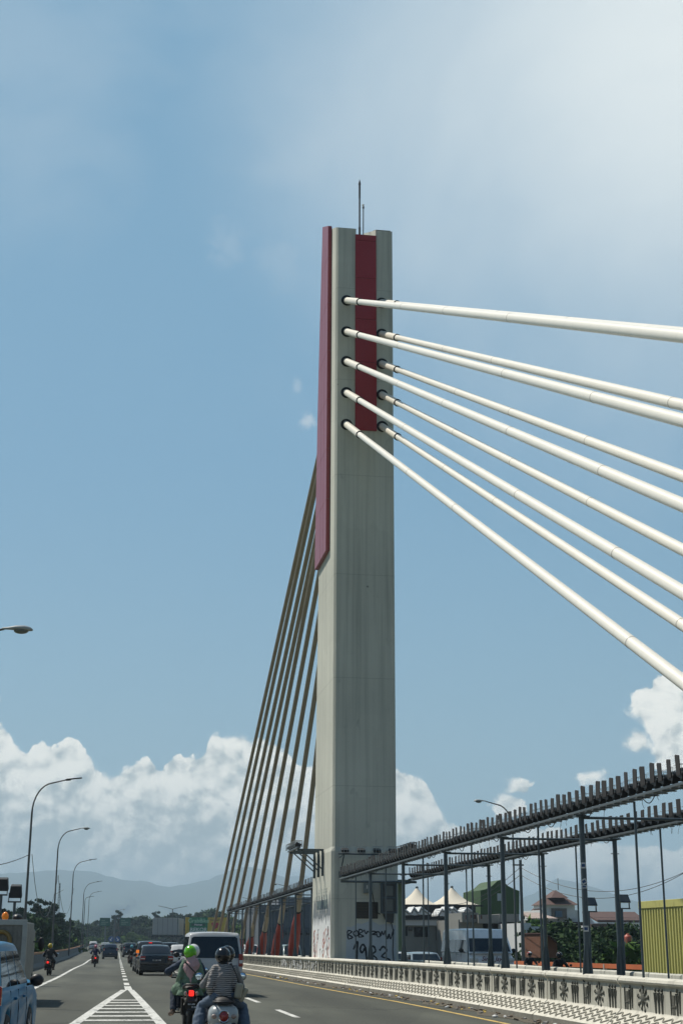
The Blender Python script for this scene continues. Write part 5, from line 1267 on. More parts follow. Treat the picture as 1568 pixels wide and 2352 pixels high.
# ------------------------------------------------------------------ street lamps
M_pole = mat('grey_lamp_pole', (.085,.09,.09), .55, var=.3, vs=1.5, metal=.2, extra=grime(amt=.4))
M_lhead = mat('lamp_head_shell', (.30,.32,.31), .45, var=.1)
def lamp(label, x, y, ztop, arm, group, kind='cobra', sgn=1, z0=None, r=.075):
    z0 = deck(y) if z0 is None else z0
    root = empty('street_lamp', (x, y, z0), 0, label, 'street lamp', group); H = ztop-z0; c = arm*.95
    pts = [(0,0,0),(0,0,H*.25),(0,0,H*.5),(0,0,H-c*1.05)]
    for k in range(1, 9):
        t = k/8.; pts.append((sgn*c*.62*(1-math.cos(t*math.pi/2*.94)), 0, H-c*1.05+c*.93*math.sin(t*math.pi/2*.94)))
    pts.append((sgn*arm, 0, H)); n = len(pts)
    mb = MB(); mb.tube(pts, [r*1.1, r, r*.85]+[r*.72]+[r*.55]*(n-5)+[r*.42], 10); mb.lathe([(.16,.0),(.16,.03),(.11,.06)],10); mb.build('pole', M_pole, root, smooth=50)
    if kind == 'cobra':
        mb = MB(); rg = []
        for t, w, h, dz in [(-.05,.045,.04,0),(.1,.06,.05,.01),(.3,.13,.085,.02),(.55,.15,.10,.015),(.70,.10,.07,.0),(.76,.03,.03,-.01)]:
            rg.append([(sgn*(arm+t), w*math.cos(a), H+dz+(h if math.sin(a) > 0 else h*.45)*math.sin(a)) for a in [2*math.pi*k/14 for k in range(14)]])
        mb.loft(rg); hd = mb.build('lamp_head', M_lhead, root, smooth=60)
        mb = MB(); mb.ell((sgn*(arm+.45),0,H-.035),(.20,.12,.085),14,8); mb.build('lamp_glass', mat('smoked_lamp_bowl', (.10,.11,.10), .1, coat=.6), hd, smooth=60)
    else:
        mb = MB(); mb.obox((sgn*(arm+.02),0,H-.01),(1,0,sgn*.12),(0,1,0),(-sgn*.12,0,1),.14,.06,.055); mb.obox((sgn*(arm+.42),0,H+.06),(1,0,sgn*.12),(0,1,0),(-sgn*.12,0,1),.34,.11,.028)
        mb.build('lamp_head', M_lampd, root, bevel=.01)
    return root
def lampuv(label, ub, utip, vtip, X, kind, group='tall lamps along the left barrier', Y=None):
    y = Y or at(ub, 2110, X=X).y; tip = at(utip, vtip, Y=y)
    return lamp(label, X, y, tip.z, abs(tip.x-X)-(.7 if kind == 'cobra' else .72), group, kind), y
pw = []
for ub, ut, vt, kd, lb in [(58,187,1791,'led','nearest full-height lamp post with a flat lamp head on the left barrier'),(124,206,1903,'cobra','second tall lamp post from the left, with a rounded lamp head'),(163,222,1975,'led','third tall lamp post from the left along the left barrier'),
                       (190,235,2025,'led','fourth tall lamp post, thin against the mountain'),(203,234,2048,'led','fifth lamp post, lower and close to the fourth'),(193.5,216,2060,'led','lowest farthest lamp post of the left row')]:
    o, y = lampuv(lb, ub, ut, vt, -4.55, kd); pw.append((o, y))
t0 = at(77, 1437, Y=38.5); lamp('single lamp head reaching in from the left edge of the sky', -4.55, 38.5, t0.z-.12, t0.x+4.55-.76, 'tall lamps along the left barrier', 'cobra')
t0 = at(1088, 1838, Y=92); lamp('lamp post behind the gantry with its arm reaching left over the opposite carriageway', 25.6, 92, t0.z-.05, 25.6-t0.x-.75, 'lamps on the far edge of the opposite carriageway', 'cobra', -1)
for Y_, lb in ((150,'lamp post whose curved arm shows between the stay cables just left of the pylon'),(205,'lamp post whose arm shows low between the middle stay cables'),(262,'far lamp post whose arm shows low between the left stay cables')):
    lamp(lb, 25.6, Y_, 9.3-(Y_-150)*.004, 2.6, 'lamps on the far edge of the opposite carriageway', 'cobra', -1)
# single lamp and twin lamp among the far signs
t0 = at(322,2104,Y=420); dl = empty('twin_lamp_post', (at(396,2110,Y=380).x, 380, -8), 0, 'far twin-armed lamp post standing in front of the white hoarding', 'street lamp')
h = at(396,2088,Y=380).z+8; mb = MB(); mb.tube([(0,0,0),(0,0,h)],[.14,.10],8); mb.tube([(0,0,h),(-2.2,0,h+.5)],.07,6); mb.tube([(0,0,h),(2.2,0,h+.5)],.07,6); mb.build('pole', M_pole, dl)
mb = MB(); mb.obox((-2.9,0,h+.62),(1,0,-.2),(0,1,0),(.2,0,1),.8,.15,.07); mb.obox((2.9,0,h+.62),(1,0,.2),(0,1,0),(-.2,0,1),.8,.15,.07); mb.build('lamp_head', M_lhead, dl)
lamp('short far lamp post with its arm above the green road signs', at(266,2110,Y=470).x, 470, at(285,2089,Y=470).z, 2.0, 'far lamps', 'cobra', 1, -3)
lamp('small bent lamp post beside the left end of the white hoarding', at(342,2150,Y=420).x, 420, at(352,2128,Y=420).z, 1.5, 'far lamps', 'cobra', 1, -3)
# slack cables between the left lamp posts
def slack(a, b, sag, r, label, n=16):
    a, b = Vector(a), Vector(b); mb = MB()
    mb.tube([tuple((a.lerp(b, i/n)-a)+Vector((0,0,-4*sag*(i/n)*(1-i/n)))) for i in range(n+1)], r, 4)
    o = mb.build('hanging_cable', M_dark, loc=a); return tag(o, label, 'cable')
y1, y2, y3 = pw[0][1], pw[1][1], pw[2][1]
z1 = at(68,1962,Y=y1).z; z2 = at(128,2010,Y=y2).z; z3 = at(163,2040,Y=y3).z
slack((-4.4,y1,z1),(-4.4,y2,z2),3.3,.016,'slack cable drooping between the first two tall lamp posts on the left')
slack((-4.4,y2,z2),(-4.4,y3,z3),3.0,.016,'slack cable drooping between the second and third tall lamp posts')
slack((-4.5,y1,z1),(-9.4,y1-22,z1-.4),1.0,.02,'cable running off the left edge from the nearest full-height lamp post')
# floodlight on posts at the far left edge
for (u, v, lb) in [(5,2036,'dark floodlight on a post cut by the left edge'),(36,2052,'dark box floodlight on a short post near the left edge')]:
    Y_ = 56; q = at(u, v, Y=Y_); root = empty('post_floodlight', (q.x, Y_, -2), 0, lb, 'floodlight', 'floodlights on short posts'); h = q.z+2; root.scale = (.75,.75,1)
    mb = MB(); mb.tube([(0,0,0),(0,0,h-.33)],.07,8); mb.build('post', M_steel, root, smooth=50)
    mb = MB(); mb.box(-.34,.30,-.05,.05,h-.33,h-.28); mb.box(-.32,-.28,-.04,.04,h-.28,h+.02); mb.box(.26,.30,-.04,.04,h-.28,h+.02); mb.build('yoke', M_blackp, root)
    mb = MB(); mb.prism([(-.30,-.22,h-.18),(.34,-.22,h-.18),(.28,-.22,h+.26),(-.24,-.22,h+.26)],(0,.4,.08)); mb.build('housing', M_lampd, root, bevel=.03)
for (u, v, lb) in [(1348,2075,'floodlight with a pale yellow face behind the thick post, left one of the pair'),(1424,2068,'floodlight with a pale yellow face, right one of the pair')]:
    Y_ = 62; q = at(u, v, Y=Y_); root = empty('post_floodlight', (q.x, Y_, deck(60)), 0, lb, 'floodlight', 'floodlights on posts of the opposite side'); h = q.z-deck(60)
    mb = MB(); mb.tube([(0,0,0),(0,0,h-.35)],.09,8); mb.build('post', M_steel, root, smooth=50)
    mb = MB(); mb.box(-.05,.42,-.04,.04,h-.37,h-.32); mb.box(.36,.40,-.03,.03,h-.32,h-.02); mb.box(-.05,-.01,-.03,.03,h-.32,h-.02); mb.build('yoke', M_blackp, root)
    mb = MB(); mb.prism([(-.28,-.3,h-.10),(.36,-.3,h-.10),(.42,.15,h+.20),(-.2,.15,h+.20)],(0,.05,.06)); hs = mb.build('housing', M_blackp, root)
    mb = MB(); mb.prism([(-.25,-.295,h-.105),(.33,-.295,h-.105),(.36,-.08,h+.04),(-.21,-.08,h+.04)],(0,.004,-.006)); mb.prism([(-.21,-.06,h+.052),(.365,-.06,h+.052),(.40,.14,h+.185),(-.18,.14,h+.185)],(0,.004,-.006)); mb.build('lamp_face', mat('yellow_lamp_glass', (.55,.55,.30), .2, var=.05), hs)

# ------------------------------------------------------------------ left barrier with rusty rail
lb_ = empty('left_barrier_segment')
mb = MB(); prf = lambda y: [(.34,y,-.1),(.34,y,.14),(.14,y,.36),(.08,y,.80),(.02,y,.86),(-.2,y,.86),(-.2,y,-.1)]
mb.loft([prf(.02), prf(5.98)]); mb.build('wall', mat('dark_weathered_concrete', (.12,.12,.115), .9, var=.3, vs=1), lb_, bevel=.015)
mb = MB(); mb.box(-.17,.0,.0,6.0,.88,1.02); mb.build('rail', mat('rusty_orange_rail', (.28,.13,.05), .7, var=.4, vs=2), lb_)
for k in range(0, 42):
    y0 = 34+k*6; o = lb_ if k == 0 else copy_tree(lb_)
    o.location = (-4.75, y0, deck(y0)); o.rotation_euler = (math.atan2(deck(y0+6)-deck(y0), 6), 0, 0)
    tag(o, 'dark concrete barrier block with a rusty orange rail along the left edge of the road', 'barrier', 'barrier blocks along the left edge')
# far rail of the opposite carriageway
rr_ = empty('red_guard_rail', (24.6, 30, OD), 0, 'long orange-red rail along the far edge of the opposite carriageway', 'guard rail')
for zz, nm in ((.92,'rail'),):
    mb = MB(); strip_ = []
    for i in range(24):
        y = 30+i*6; z = deck(y)+zz; strip_.append([(-.06,y-30,z-.12),(.06,y-30,z-.12),(.06,y-30,z+.10),(-.06,y-30,z+.10)])
    mb.loft(strip_); mb.build(nm, M_rust, rr_)
for i in range(24):
    mb = MB(); y = 30+i*6; mb.box(-.08,.08,y-30-.08,y-30+.08,deck(y),deck(y)+1.0); mb.build('post', M_conc2, rr_)

# ------------------------------------------------------------------ signs and hoardings
def bxz(u0, u1, v0, v1, Y):
    a = at(u0, v0, Y=Y); b = at(u1, v1, Y=Y); return a.x, b.x, b.z, a.z
def board(name, label, u0, u1, v0, v1, Y, m, posts, zb=-8, th=.3, fr=None):
    x0, x1, z0, z1 = bxz(u0, u1, v0, v1, Y); root = empty(name, ((x0+x1)/2, Y, zb), 0, label, name.split('_')[-1]); cx = (x0+x1)/2
    mb = MB(); mb.box(x0-cx, x1-cx, 0, th, z0-zb, z1-zb); mb.build('panel', m, root, bevel=.03)
    for p in posts:
        xp = at(p, v1, Y=Y).x; mb = MB(); mb.tube([(xp-cx, th+.15, 0),(xp-cx, th+.15, z1-zb-.3)], .22, 8); mb.build('post', M_steel, root, smooth=50)
    return root, cx, x0, x1, z0, z1, zb
M_sgreen = mat('green_sign_face', (.008,.085,.055), .5, var=.08)
for u0,u1,v0,v1,pp,lb,tx in [(230,253,2108,2127,[243],'green direction sign on the left, far over the road','BANDUNG\nPASTEUR'),(276,300,2108,2127,[263,],'green direction sign on the right of the pole, far over the road','DAGO\nLEMBANG')]:
    b = board('direction_sign', lb, u0,u1,v0,v1,455,M_sgreen,pp,-3,.15)
    rt_, cx, x0, x1, z0, z1, zb = b
    mb = MB()
    for i in range(3): mb.box(x0-cx+.4, x0-cx+.4+(1.5,2.1,1.2)[i], -.012, -.004, z0-zb+.5+i*.55, z0-zb+.62+i*.55)
    mb.build('lettering', mat('faded_sign_lettering', (.22,.34,.28), .6), rt_)
    if u0 > 270:
        mb = MB(); mb.tube([(at(263,2100,Y=455).x-cx,.3,z1-zb+.2),(x1-cx,.3,z1-zb-.4)],.12,6); mb.build('arm', M_steel, rt_)
wb = empty('blue_route_sign', (at(263,2158,Y=452).x, 452, -3), 0, 'pair of small round blue arrow signs on the far pole', 'sign')
for dx in (-.95,.95):
    zc = at(263,2157,Y=452).z+3; mb = MB(); mb.lathe([(.01,-.05),(.85,-.05),(.85,0),(.01,0)],20,(dx,0,zc),'y'); s_ = mb.build('disc', mat('blue_sign_face', (.015,.07,.22), .5), wb)
    mb = MB(); sg = 1 if dx > 0 else -1; mb.prism([(dx-.35*sg,-.06,zc+.4),(dx-.2*sg,-.06,zc+.5),(dx+.15*sg,-.06,zc-.05),(dx+.35*sg,-.06,zc+.1),(dx+.35*sg,-.06,zc-.5),(dx-.2*sg,-.06,zc-.4),(dx,-.06,zc-.2)],(0,-.01,0)); mb.build('arrow', M_text, s_)
# white hoarding
W_ = board('blank_billboard', 'blank white billboard of pale sheets beyond the black sedan', 352,407,2108,2147,330,mat('white_hoarding', (.34,.34,.33), .7, var=.08),[362,396],-8,.5)
rt_, cx, x0, x1, z0, z1, zb = W_
mb = MB()
for i in range(1,5): x = x0+(x1-x0)*i/5; mb.box(x-cx-.04,x-cx+.04,-.03,-.002,z0-zb,z1-zb)
mb.build('sheet_seam', mat('sheet_seam_grey', (.15,.15,.15), .8), rt_)  # dark grey joint strips between the sheets
mb = MB(); a = x1-cx+.15; mb.prism([(a,0,z0-zb),(a+1.3,3.,z0-zb),(a+1.3,3.,z1-zb-.2),(a,0,z1-zb)],(.1,-.05,0)); mb.build('return_panel', MATS['white_hoarding'], rt_)
mb = MB(); mb.box(x0-cx-.3, x1-cx+1, -.4, .1, z0-zb-.5, z0-zb-.2); mb.build('catwalk', M_dark, rt_)
# green and yellow hoarding
M_adg = mat('green_ad_print', (.012,.17,.075), .6, var=.04); M_ady = mat('yellow_ad_print', (.50,.34,.03), .6, var=.05)
A_ = board('printed_billboard', 'green and yellow printed billboard behind the silver minivan roof', 427,523,2107,2178,330,M_ady,[440,500],-8,.6)
rt_, cx, x0, x1, z0, z1, zb = A_; px = 330/3411.
X_ = lambda u: at(u, 2130, Y=330).x-cx; Z_ = lambda v: at(460, v, Y=330).z-zb
mb = MB(); mb.box(X_(435), X_(477), -.03, -.002, Z_(2178), Z_(2107)); mb.build('green_sheet', M_adg, rt_)
rot = (math.pi/2,0,0)
text('advert_text', 'GrabBike', 6.6*px*1.9, mat('pale_green_lettering', (.40,.62,.45), .6), rt_, (X_(456),-.04,Z_(2115)), rot, .005)
mb = MB(); mb.box(X_(439.5),X_(471),-.05,-.032,Z_(2127),Z_(2121.2)); mb.build('text_band', mat('dark_green_band', (.006,.06,.035), .5), rt_, bevel=.1)
text('advert_text', 'Hemat', 4.5*px*1.5, M_text, rt_, (X_(455.5),-.06,Z_(2124)), rot, .005)
for i, s in enumerate(('REKOR','TURUN','HARGA')): text('advert_text', s, 8.2*px*1.36, M_text, rt_, (X_(456.5),-.04,Z_(2135.5+i*8.2)), rot, .02, sx=1.1)
text('advert_text', 'Tiap hari!', 4.6*px*1.4, mat('brown_lettering', (.10,.05,.01), .6), rt_, (X_(494),-.04,Z_(2113)), rot, .005)
mb = MB(); mb.prism([(X_(485),-.02,Z_(2120)),(X_(489),-.02,Z_(2118)),(X_(494),-.02,Z_(2121)),(X_(500),-.02,Z_(2118)),(X_(503),-.02,Z_(2122)),(X_(499),-.02,Z_(2131)),(X_(493),-.02,Z_(2134)),(X_(487),-.02,Z_(2127))],(0,-.02,0)); mb.build('red_shape', mat('red_ad_print', (.40,.03,.03), .6), rt_)
mb = MB(); mb.lathe([(.01,-.03),(.42,-.03),(.42,0),(.01,0)],18,(X_(502),-.03,Z_(2134)),'y'); mb.build('price_disc', mat('bright_yellow_print', (.65,.50,.04), .6), rt_)

# ------------------------------------------------------------------ yellow container and opposite side buildings
x0, x1 = at(1470,2140,X=16.6).y, 0
yc = empty('yellow_container', (16.6, 37.5, -.45), 0, 'yellow green corrugated metal container at the right edge behind the slim posts', 'container')
yf = at(1470,2140,X=16.6).y-37.5; M_cont = mat('yellow_green_sheet', (.48,.46,.15), .5, var=.1, vs=1.2, extra=grime(amt=.35, sc=(1,1.5,.6)))
mb = MB(); n = 60; pr = []
for i in range(n):
    y = yf - i*.23
    for dy, dx in ((0,0),(.03,.05),(.115,.05),(.145,0)): pr.append((dx, y-dy))
mb.loft([[(x, y, z) for x, y in pr] for z in (.10, 3.03)], close=False, cap=False); mb.build('corrugated_side', M_cont, yc)
mb = MB(); mb.box(-.03,.06,yf-14,yf+.02,3.01,3.23); mb.box(.0,.08,yf-14,yf+.02,.0,.12); mb.box(.02,.1,yf-.03,yf+.03,.0,3.05); mb.build('edge_frame', M_cont, yc, bevel=.01)
mb = MB(); mb.box(.08,2.5,yf-14,yf,.02,3.15); mb.build('box_body', M_cont, yc)
mb = MB()
for i in range(7): mb.cyl((-.02,yf+.01,.4+i*.33),(.03,yf+.03,.43+i*.33),.02,n=6)
mb.build('hinge', mat('rusty_hinge', (.2,.06,.03), .7), yc)

M_w1 = mat('grey_white_render', (.22,.22,.20), .85, var=.12, vs=.4, extra=grime(amt=.35, sc=(.5,.5,.12)))
M_w2 = mat('white_render', (.60,.61,.60), .8, var=.08, vs=.4)
M_green = mat('dark_green_wall', (.035,.075,.018), .7, var=.08, vs=.3)
M_tile = mat('brown_roof_tile', (.10,.055,.045), .8, var=.25, vs=1.5)
M_pane = mat('dark_window_pane', (.015,.02,.025), .12)
M_tent = mat('cream_tent_fabric', (.62,.56,.45), .8, var=.05, vs=.4)
M_brown = mat('brown_shutter', (.06,.022,.015), .7)
def wallbox(nm, u0, u1, v0, v1, Y, m, root, depth=6., zlow=None, push=0.):
    x0, x1, z0, z1 = bxz(u0, u1, v0, v1, Y); O = root.location
    if zlow is not None: z0 = zlow
    mb = MB(); mb.box(x0-O.x, x1-O.x, Y-O.y-push, Y-O.y+depth, z0-O.z, z1-O.z); return mb.build(nm, m, root)
def pbox(nm, rects, Y, m, root, push=.06):
    for (u0,u1,v0,v1) in rects: wallbox(nm, u0, u1, v0, v1, Y, m, root, .02, None, push)
def bld(name, u, Y, label, cat='building'): return empty(name, (at(u,2158,Y=Y).x, Y, -8), 0, label, cat)
# restaurant with tents
rs = bld('restaurant_building', 1000, 150, 'grey restaurant building with grilles and small white gables under the cream tents')
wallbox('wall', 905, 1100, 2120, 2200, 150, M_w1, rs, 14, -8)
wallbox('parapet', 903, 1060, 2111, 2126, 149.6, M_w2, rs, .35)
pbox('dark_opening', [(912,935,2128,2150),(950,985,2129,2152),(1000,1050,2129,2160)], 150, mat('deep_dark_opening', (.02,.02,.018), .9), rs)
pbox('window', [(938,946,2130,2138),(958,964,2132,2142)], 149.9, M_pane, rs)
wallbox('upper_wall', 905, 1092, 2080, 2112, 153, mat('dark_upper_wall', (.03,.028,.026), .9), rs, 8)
# grille in front of the upper floor
O = rs.location; mb = MB(); x0, x1, z0, z1 = bxz(905,1062,2092,2114,149.3)
x = x0
while x < x1: mb.box(x-O.x-.02, x-O.x+.02, 149.3-150, 149.34-150, z0+8, z1+8-.05); x += .17
mb.box(x0-O.x,x1-O.x,149.29-150,149.35-150,z0+8,z0+8.06); mb.build('grille', M_blackp, rs)
for (ua, ub_, uc, vt, vb) in [(914,924,944,2087,2102),(940,950,963,2086,2102),(958,966,988,2086,2101),(1004,1014,1032,2090,2104),(1018,1028,1050,2085,2101),(1030,1040,1058,2086,2102),(1064,1072,1083,2087,2095)]:
    a = at(ua, vb, Y=149); b = at(ub_, vt, Y=149); c = at(uc, vb, Y=149); mb = MB()
    tk = .18
    P3 = [Vector((p.x-O.x, -1.2, p.z+8)) for p in (a, b, c)]
    for p, q in ((P3[0], P3[1]), (P3[1], P3[2])):
        mb.prism([p, q, q+Vector((0,0,.16)), p+Vector((0,0,.16))], (0,3.2,0))
    mb.prism([P3[0]+Vector((.2,.15,0)), P3[1]+Vector((0,.15,-.12)), P3[2]+Vector((-.2,.15,0))], (0,.05,0))
    mb.build('gable', M_w2, rs)
# tents
for (uc, vp, ul, ur, lb) in [(1037,2038,985,1093,'right cream tent peak'),(957,2039,905,1000,'left cream tent peak')]:
    Y_ = 156; c = at(uc, vp, Y=Y_); root = empty('peaked_tent', (c.x, Y_, at(uc,2079,Y=Y_).z), 0, lb+' rising above the grey restaurant behind the posts', 'tent', 'cream tents over the restaurant')
    H_ = c.z-root.location.z; rl = c.x-at(ul,2079,Y=Y_).x; rr2 = at(ur,2079,Y=Y_).x-c.x; mb = MB(); rg = []
    for k in range(11):
        t = k/10.; z = H_*(.62*(1-t)**2.3+.38*(1-t)**.9); row_ = []
        for j in range(24):
            a = 2*math.pi*j/24; sq = 1/max(abs(math.cos(a)), abs(math.sin(a)))**(.7*t); w = (rr2 if math.cos(a) > 0 else rl)
            row_.append(((.08+t*(w-.08))*math.cos(a)*min(sq,1.12), (.08+t*3.)*math.sin(a)*sq, z*(1-.10*math.sin(2*a)**2*t)))
        rg.append(row_)
    mb.loft(rg, True, False); mb.build('canopy', M_tent, root, smooth=70)
    mb = MB(); mb.lathe([(.16,H_-.06),(.16,H_+.1),(.05,H_+.16)],12); mb.build('peak_cap', M_steell, root)
    mb = MB(); mb.tube([(-rl,-3,-.12),(rr2,-3,-.12)],.09,6); mb.build('edge_pipe', M_blackp, root)
# green gabled building
gb = bld('green_building', 1148, 175, 'dark green building with a curved pointed gable and one pale window')
O = gb.location; pts = [(1103,2100),(1103,2045),(1113,2043),(1128,2036),(1141,2024),(1148,2021),(1155,2024),(1166,2035),(1180,2042),(1192,2046),(1192,2100)]
P3 = [at(u, v, Y=175) for u, v in pts]; mb = MB(); mb.prism([(p.x-O.x, 0, p.z+8) for p in P3], (0,9,0)); mb.build('wall', M_green, gb)
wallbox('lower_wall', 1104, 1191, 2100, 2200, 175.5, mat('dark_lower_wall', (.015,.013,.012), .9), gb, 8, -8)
pbox('window', [(1141,1150,2052,2069)], 175, mat('pale_pane', (.40,.43,.46), .4), gb)
# grey-white house with balconies behind the minibus
gh = bld('balcony_house', 1130, 140, 'grey white house with stepped balconies and brown shutters behind the minibus')
wallbox('wall', 1052, 1110, 2112, 2200, 140, M_w1, gh, 10, -8); wallbox('wall', 1110, 1160, 2120, 2200, 141, mat('dark_recess_wall', (.06,.055,.05), .9), gh, 9, -8)  # set-back wall in one plain dark colour
wallbox('balcony', 1060, 1098, 2096, 2118, 139, M_w1, gh, 6); wallbox('balcony', 1098, 1146, 2101, 2121, 138.4, M_w1, gh, 6); wallbox('balcony', 1146, 1192, 2099, 2118, 138.8, M_w1, gh, 6); wallbox('balcony', 1150, 1200, 2132, 2158, 138.8, M_w1, gh, 6)
wallbox('side_wing', 1180, 1206, 2120, 2200, 139.5, M_w1, gh, 8, -8)
pbox('shutter', [(1068,1072,2102,2112),(1080,1083.5,2102,2108),(1087,1092,2101,2111),(1103,1106,2102,2111),(1119,1122,2101,2110)], 138.2, M_brown, gh, .1)
pbox('shutter', [(1198,1204,2103,2112),(1199,1205,2135,2145),(1199,1204,2170,2180)], 138.2, M_brown, gh, .1)
# white modern house
wh_ = bld('white_house', 1225, 130, 'white modern house with dark glass under a shaded slab, right of the tall lamp pole')
wallbox('wall', 1202, 1221, 2120, 2200, 130, M_w2, wh_, 9, -8); wallbox('wall', 1221, 1238, 2128, 2140, 130.1, M_w2, wh_, 9); wallbox('recess', 1221, 1240, 2140, 2166, 131, M_pane, wh_, 8); wallbox('wall', 1226, 1240, 2166, 2200, 130.2, M_w2, wh_, 9, -8)
wallbox('door_frame', 1221, 1226, 2166, 2200, 130.3, M_dark, wh_, 8, -8); wallbox('balcony', 1228, 1248, 2156, 2164, 129, mat('teal_slab', (.02,.05,.05), .6), wh_, 2)
pbox('window_frame', [(1221.5,1222.5,2136,2160),(1225,1226,2136,2160)], 130, M_blackp, wh_, .1)
# weathered tiled roof house
tr2 = bld('tiled_house', 1220, 165, 'old house with a pale weathered tile roof between the lamp pole and the grey posts')
O = tr2.location; x0, x1, z0, z1 = bxz(1204,1262,2115,2100,165); mb = MB(); z0, z1 = min(z0,z1), max(z0,z1)
mb.prism([(x0-O.x,-3,z0+8),(x1-O.x,-3,z0+8),(x1-O.x-.5,3,z1+8),(x0-O.x+.5,3,z1+8)],(0,0,.25)); mb.build('roof', mat('weathered_tile', (.36,.28,.24), .85, var=.6, vs=2.4), tr2)
wallbox('wall', 1206, 1262, 2114, 2200, 164, M_w1, tr2, 4, -8)
# tower house and long roof
th2 = bld('tower_house', 1290, 200, 'white villa with a square roof turret, brown tiled roofs and a framed window')
O = th2.location
def hip(u0, u1, v0, v1, uin, Y, d, m, root, nm='roof'):
    a = at(u0,v1,Y=Y); b = at(u1,v1,Y=Y); t = at(u0+uin,v0,Y=Y); t2 = at(u1-uin,v0,Y=Y); O = root.location; mb = MB()
    mb.loft([[(a.x-O.x,-.6+Y-O.y,a.z-O.z),(b.x-O.x,-.6+Y-O.y,a.z-O.z),(b.x-O.x,d+Y-O.y,a.z-O.z),(a.x-O.x,d+Y-O.y,a.z-O.z)],[(t.x-O.x,d*.35+Y-O.y,t.z-O.z),(t2.x-O.x,d*.35+Y-O.y,t.z-O.z),(t2.x-O.x,d*.6+Y-O.y,t.z-O.z),(t.x-O.x,d*.6+Y-O.y,t.z-O.z)]])
    return mb.build(nm, m, root)
wallbox('wall', 1240, 1330, 2090, 2165, 200, M_w2, th2, 10, -8); wallbox('turret', 1252, 1320, 2076, 2110, 199, M_w2, th2, 6)
hip(1246, 1326, 2061, 2078, 16, 199, 6, M_tile, th2); hip(1262, 1302, 2044, 2062, 19, 199.5, 4, M_tile, th2); hip(1238, 1262, 2080, 2096, 8, 201, 6, M_tile, th2)
mb = MB(); q = at(1281,2044,Y=201); mb.tube([(q.x-O.x,1,q.z+8),(q.x-O.x,1,q.z+8+1.6)],.05,5); mb.build('finial', M_dark, th2)
pbox('window', [(1265,1301,2086,2109)], 198.9, M_pane, th2); pbox('window_ornament', [(1274,1290,2092,2106)], 198.8, mat('blue_pink_ornament', (.05,.10,.16), .5), th2, .1)
wallbox('eave', 1236, 1345, 2117, 2126, 198, mat('dark_brown_eave', (.03,.018,.015), .8), th2, 3)
pbox('window', [(1262,1274,2129,2136),(1280,1292,2129,2136)], 199.9, M_pane, th2)
lr = bld('long_roofed_hall', 1412, 215, 'long hall with brown tiled roofs and a white gable end behind the trees')
O = lr.location; wallbox('wall', 1352, 1478, 2120, 2165, 215, M_w2, lr, 10, -8)
x0, x1, z0, z1 = bxz(1356,1478,2119,2098,215); z0, z1 = min(z0,z1), max(z0,z1)
mb = MB(); mb.prism([(x0-O.x+1.,-.5,z0+8),(x1-O.x,-.5,z0+8),(x1-O.x,4,z1+8),(x0-O.x,4,z1+8)],(0,0,.3)); mb.build('roof', M_tile, lr)
wallbox('fascia', 1362, 1478, 2107.5, 2109, 214.6, mat('pale_ridge', (.2,.15,.14), .8), lr, .3)
a, b, c = at(1346,2098,Y=214), at(1364,2121,Y=214), at(1345,2121,Y=214); mb = MB(); mb.prism([(p.x-O.x,-1.2,p.z+8) for p in (a,b,c)],(0,.4,0)); mb.build('gable', M_w2, lr)
wallbox('lower_roof', 1358, 1440, 2122, 2132, 212, M_tile, lr, 3)
# orange brick shed
sd = bld('orange_shed', 1258, 95, 'orange brick shed with a sloping eave low behind the riders')
O = sd.location; P3 = [at(u,v,Y=95) for u,v in [(1240,2200),(1240,2146),(1260,2152),(1278,2168),(1280,2200)]]; mb = MB(); mb.prism([(p.x-O.x,0,p.z+8) for p in P3],(0,4,0)); mb.build('wall', mat('orange_brick', (.12,.045,.018), .8, var=.3, vs=3), sd)
P3 = [at(u,v,Y=94.8) for u,v in [(1239,2145),(1260,2151),(1279,2167),(1279,2165),(1260,2148.5),(1239,2142.5)]]; mb = MB(); mb.prism([(p.x-O.x,-.3,p.z+8) for p in P3],(0,4.6,0)); mb.build('eave', M_brown, sd)
# red water tank and masts
wt = empty('water_tank', (at(1441,2160,Y=120).x, 120, -8), 0, 'orange red plastic water tank on a stand above the trees', 'water tank'); q = at(1441,2162,Y=120).z+8
mb = MB(); mb.lathe([(.30,q-.55),(.36,q-.45),(.36,q-.2),(.38,q-.15),(.36,q-.1),(.36,q+.3),(.30,q+.42),(.14,q+.55),(.14,q+.62),(.02,q+.64)],18); mb.build('tank', mat('orange_tank_plastic', (.40,.07,.03), .5), wt, smooth=40)
mb = MB()
for dx, dy in ((-.3,-.3),(.3,-.3),(.3,.3),(-.3,.3)): mb.tube([(dx,dy,0),(dx,dy,q-.56)],.05,6)
mb.box(-.4,.4,-.4,.4,q-.62,q-.56); mb.build('stand', M_steell, wt)
# grey apartment wall behind the left gantry
gw = bld('grey_warehouse', 640, 205, 'big plain grey-blue warehouse behind the red cable boots, with small vents')
wallbox('wall', 596, 730, 2078, 2200, 205, mat('grey_blue_cladding', (.085,.10,.12), .8, var=.08, vs=.3), gw, 20, -8)
wallbox('wall_band', 640, 730, 2060, 2078.5, 206, mat('pale_grey_cladding', (.14,.16,.18), .8), gw, 14); wallbox('wall_band', 596, 730, 2130, 2142, 204.6, mat('dark_grey_band', (.055,.065,.08), .8), gw, .5)
pbox('vent', [(655,663,2090,2094),(689,697,2090,2094),(655,663,2143,2147),(689,697,2143,2147),(704,711,2143,2147)], 204.8, M_dark, gw)
for v in (2062,2066,2071): wallbox('roof_rail', 612, 712, v, v+.7, 203.5, M_steell, gw, .06)
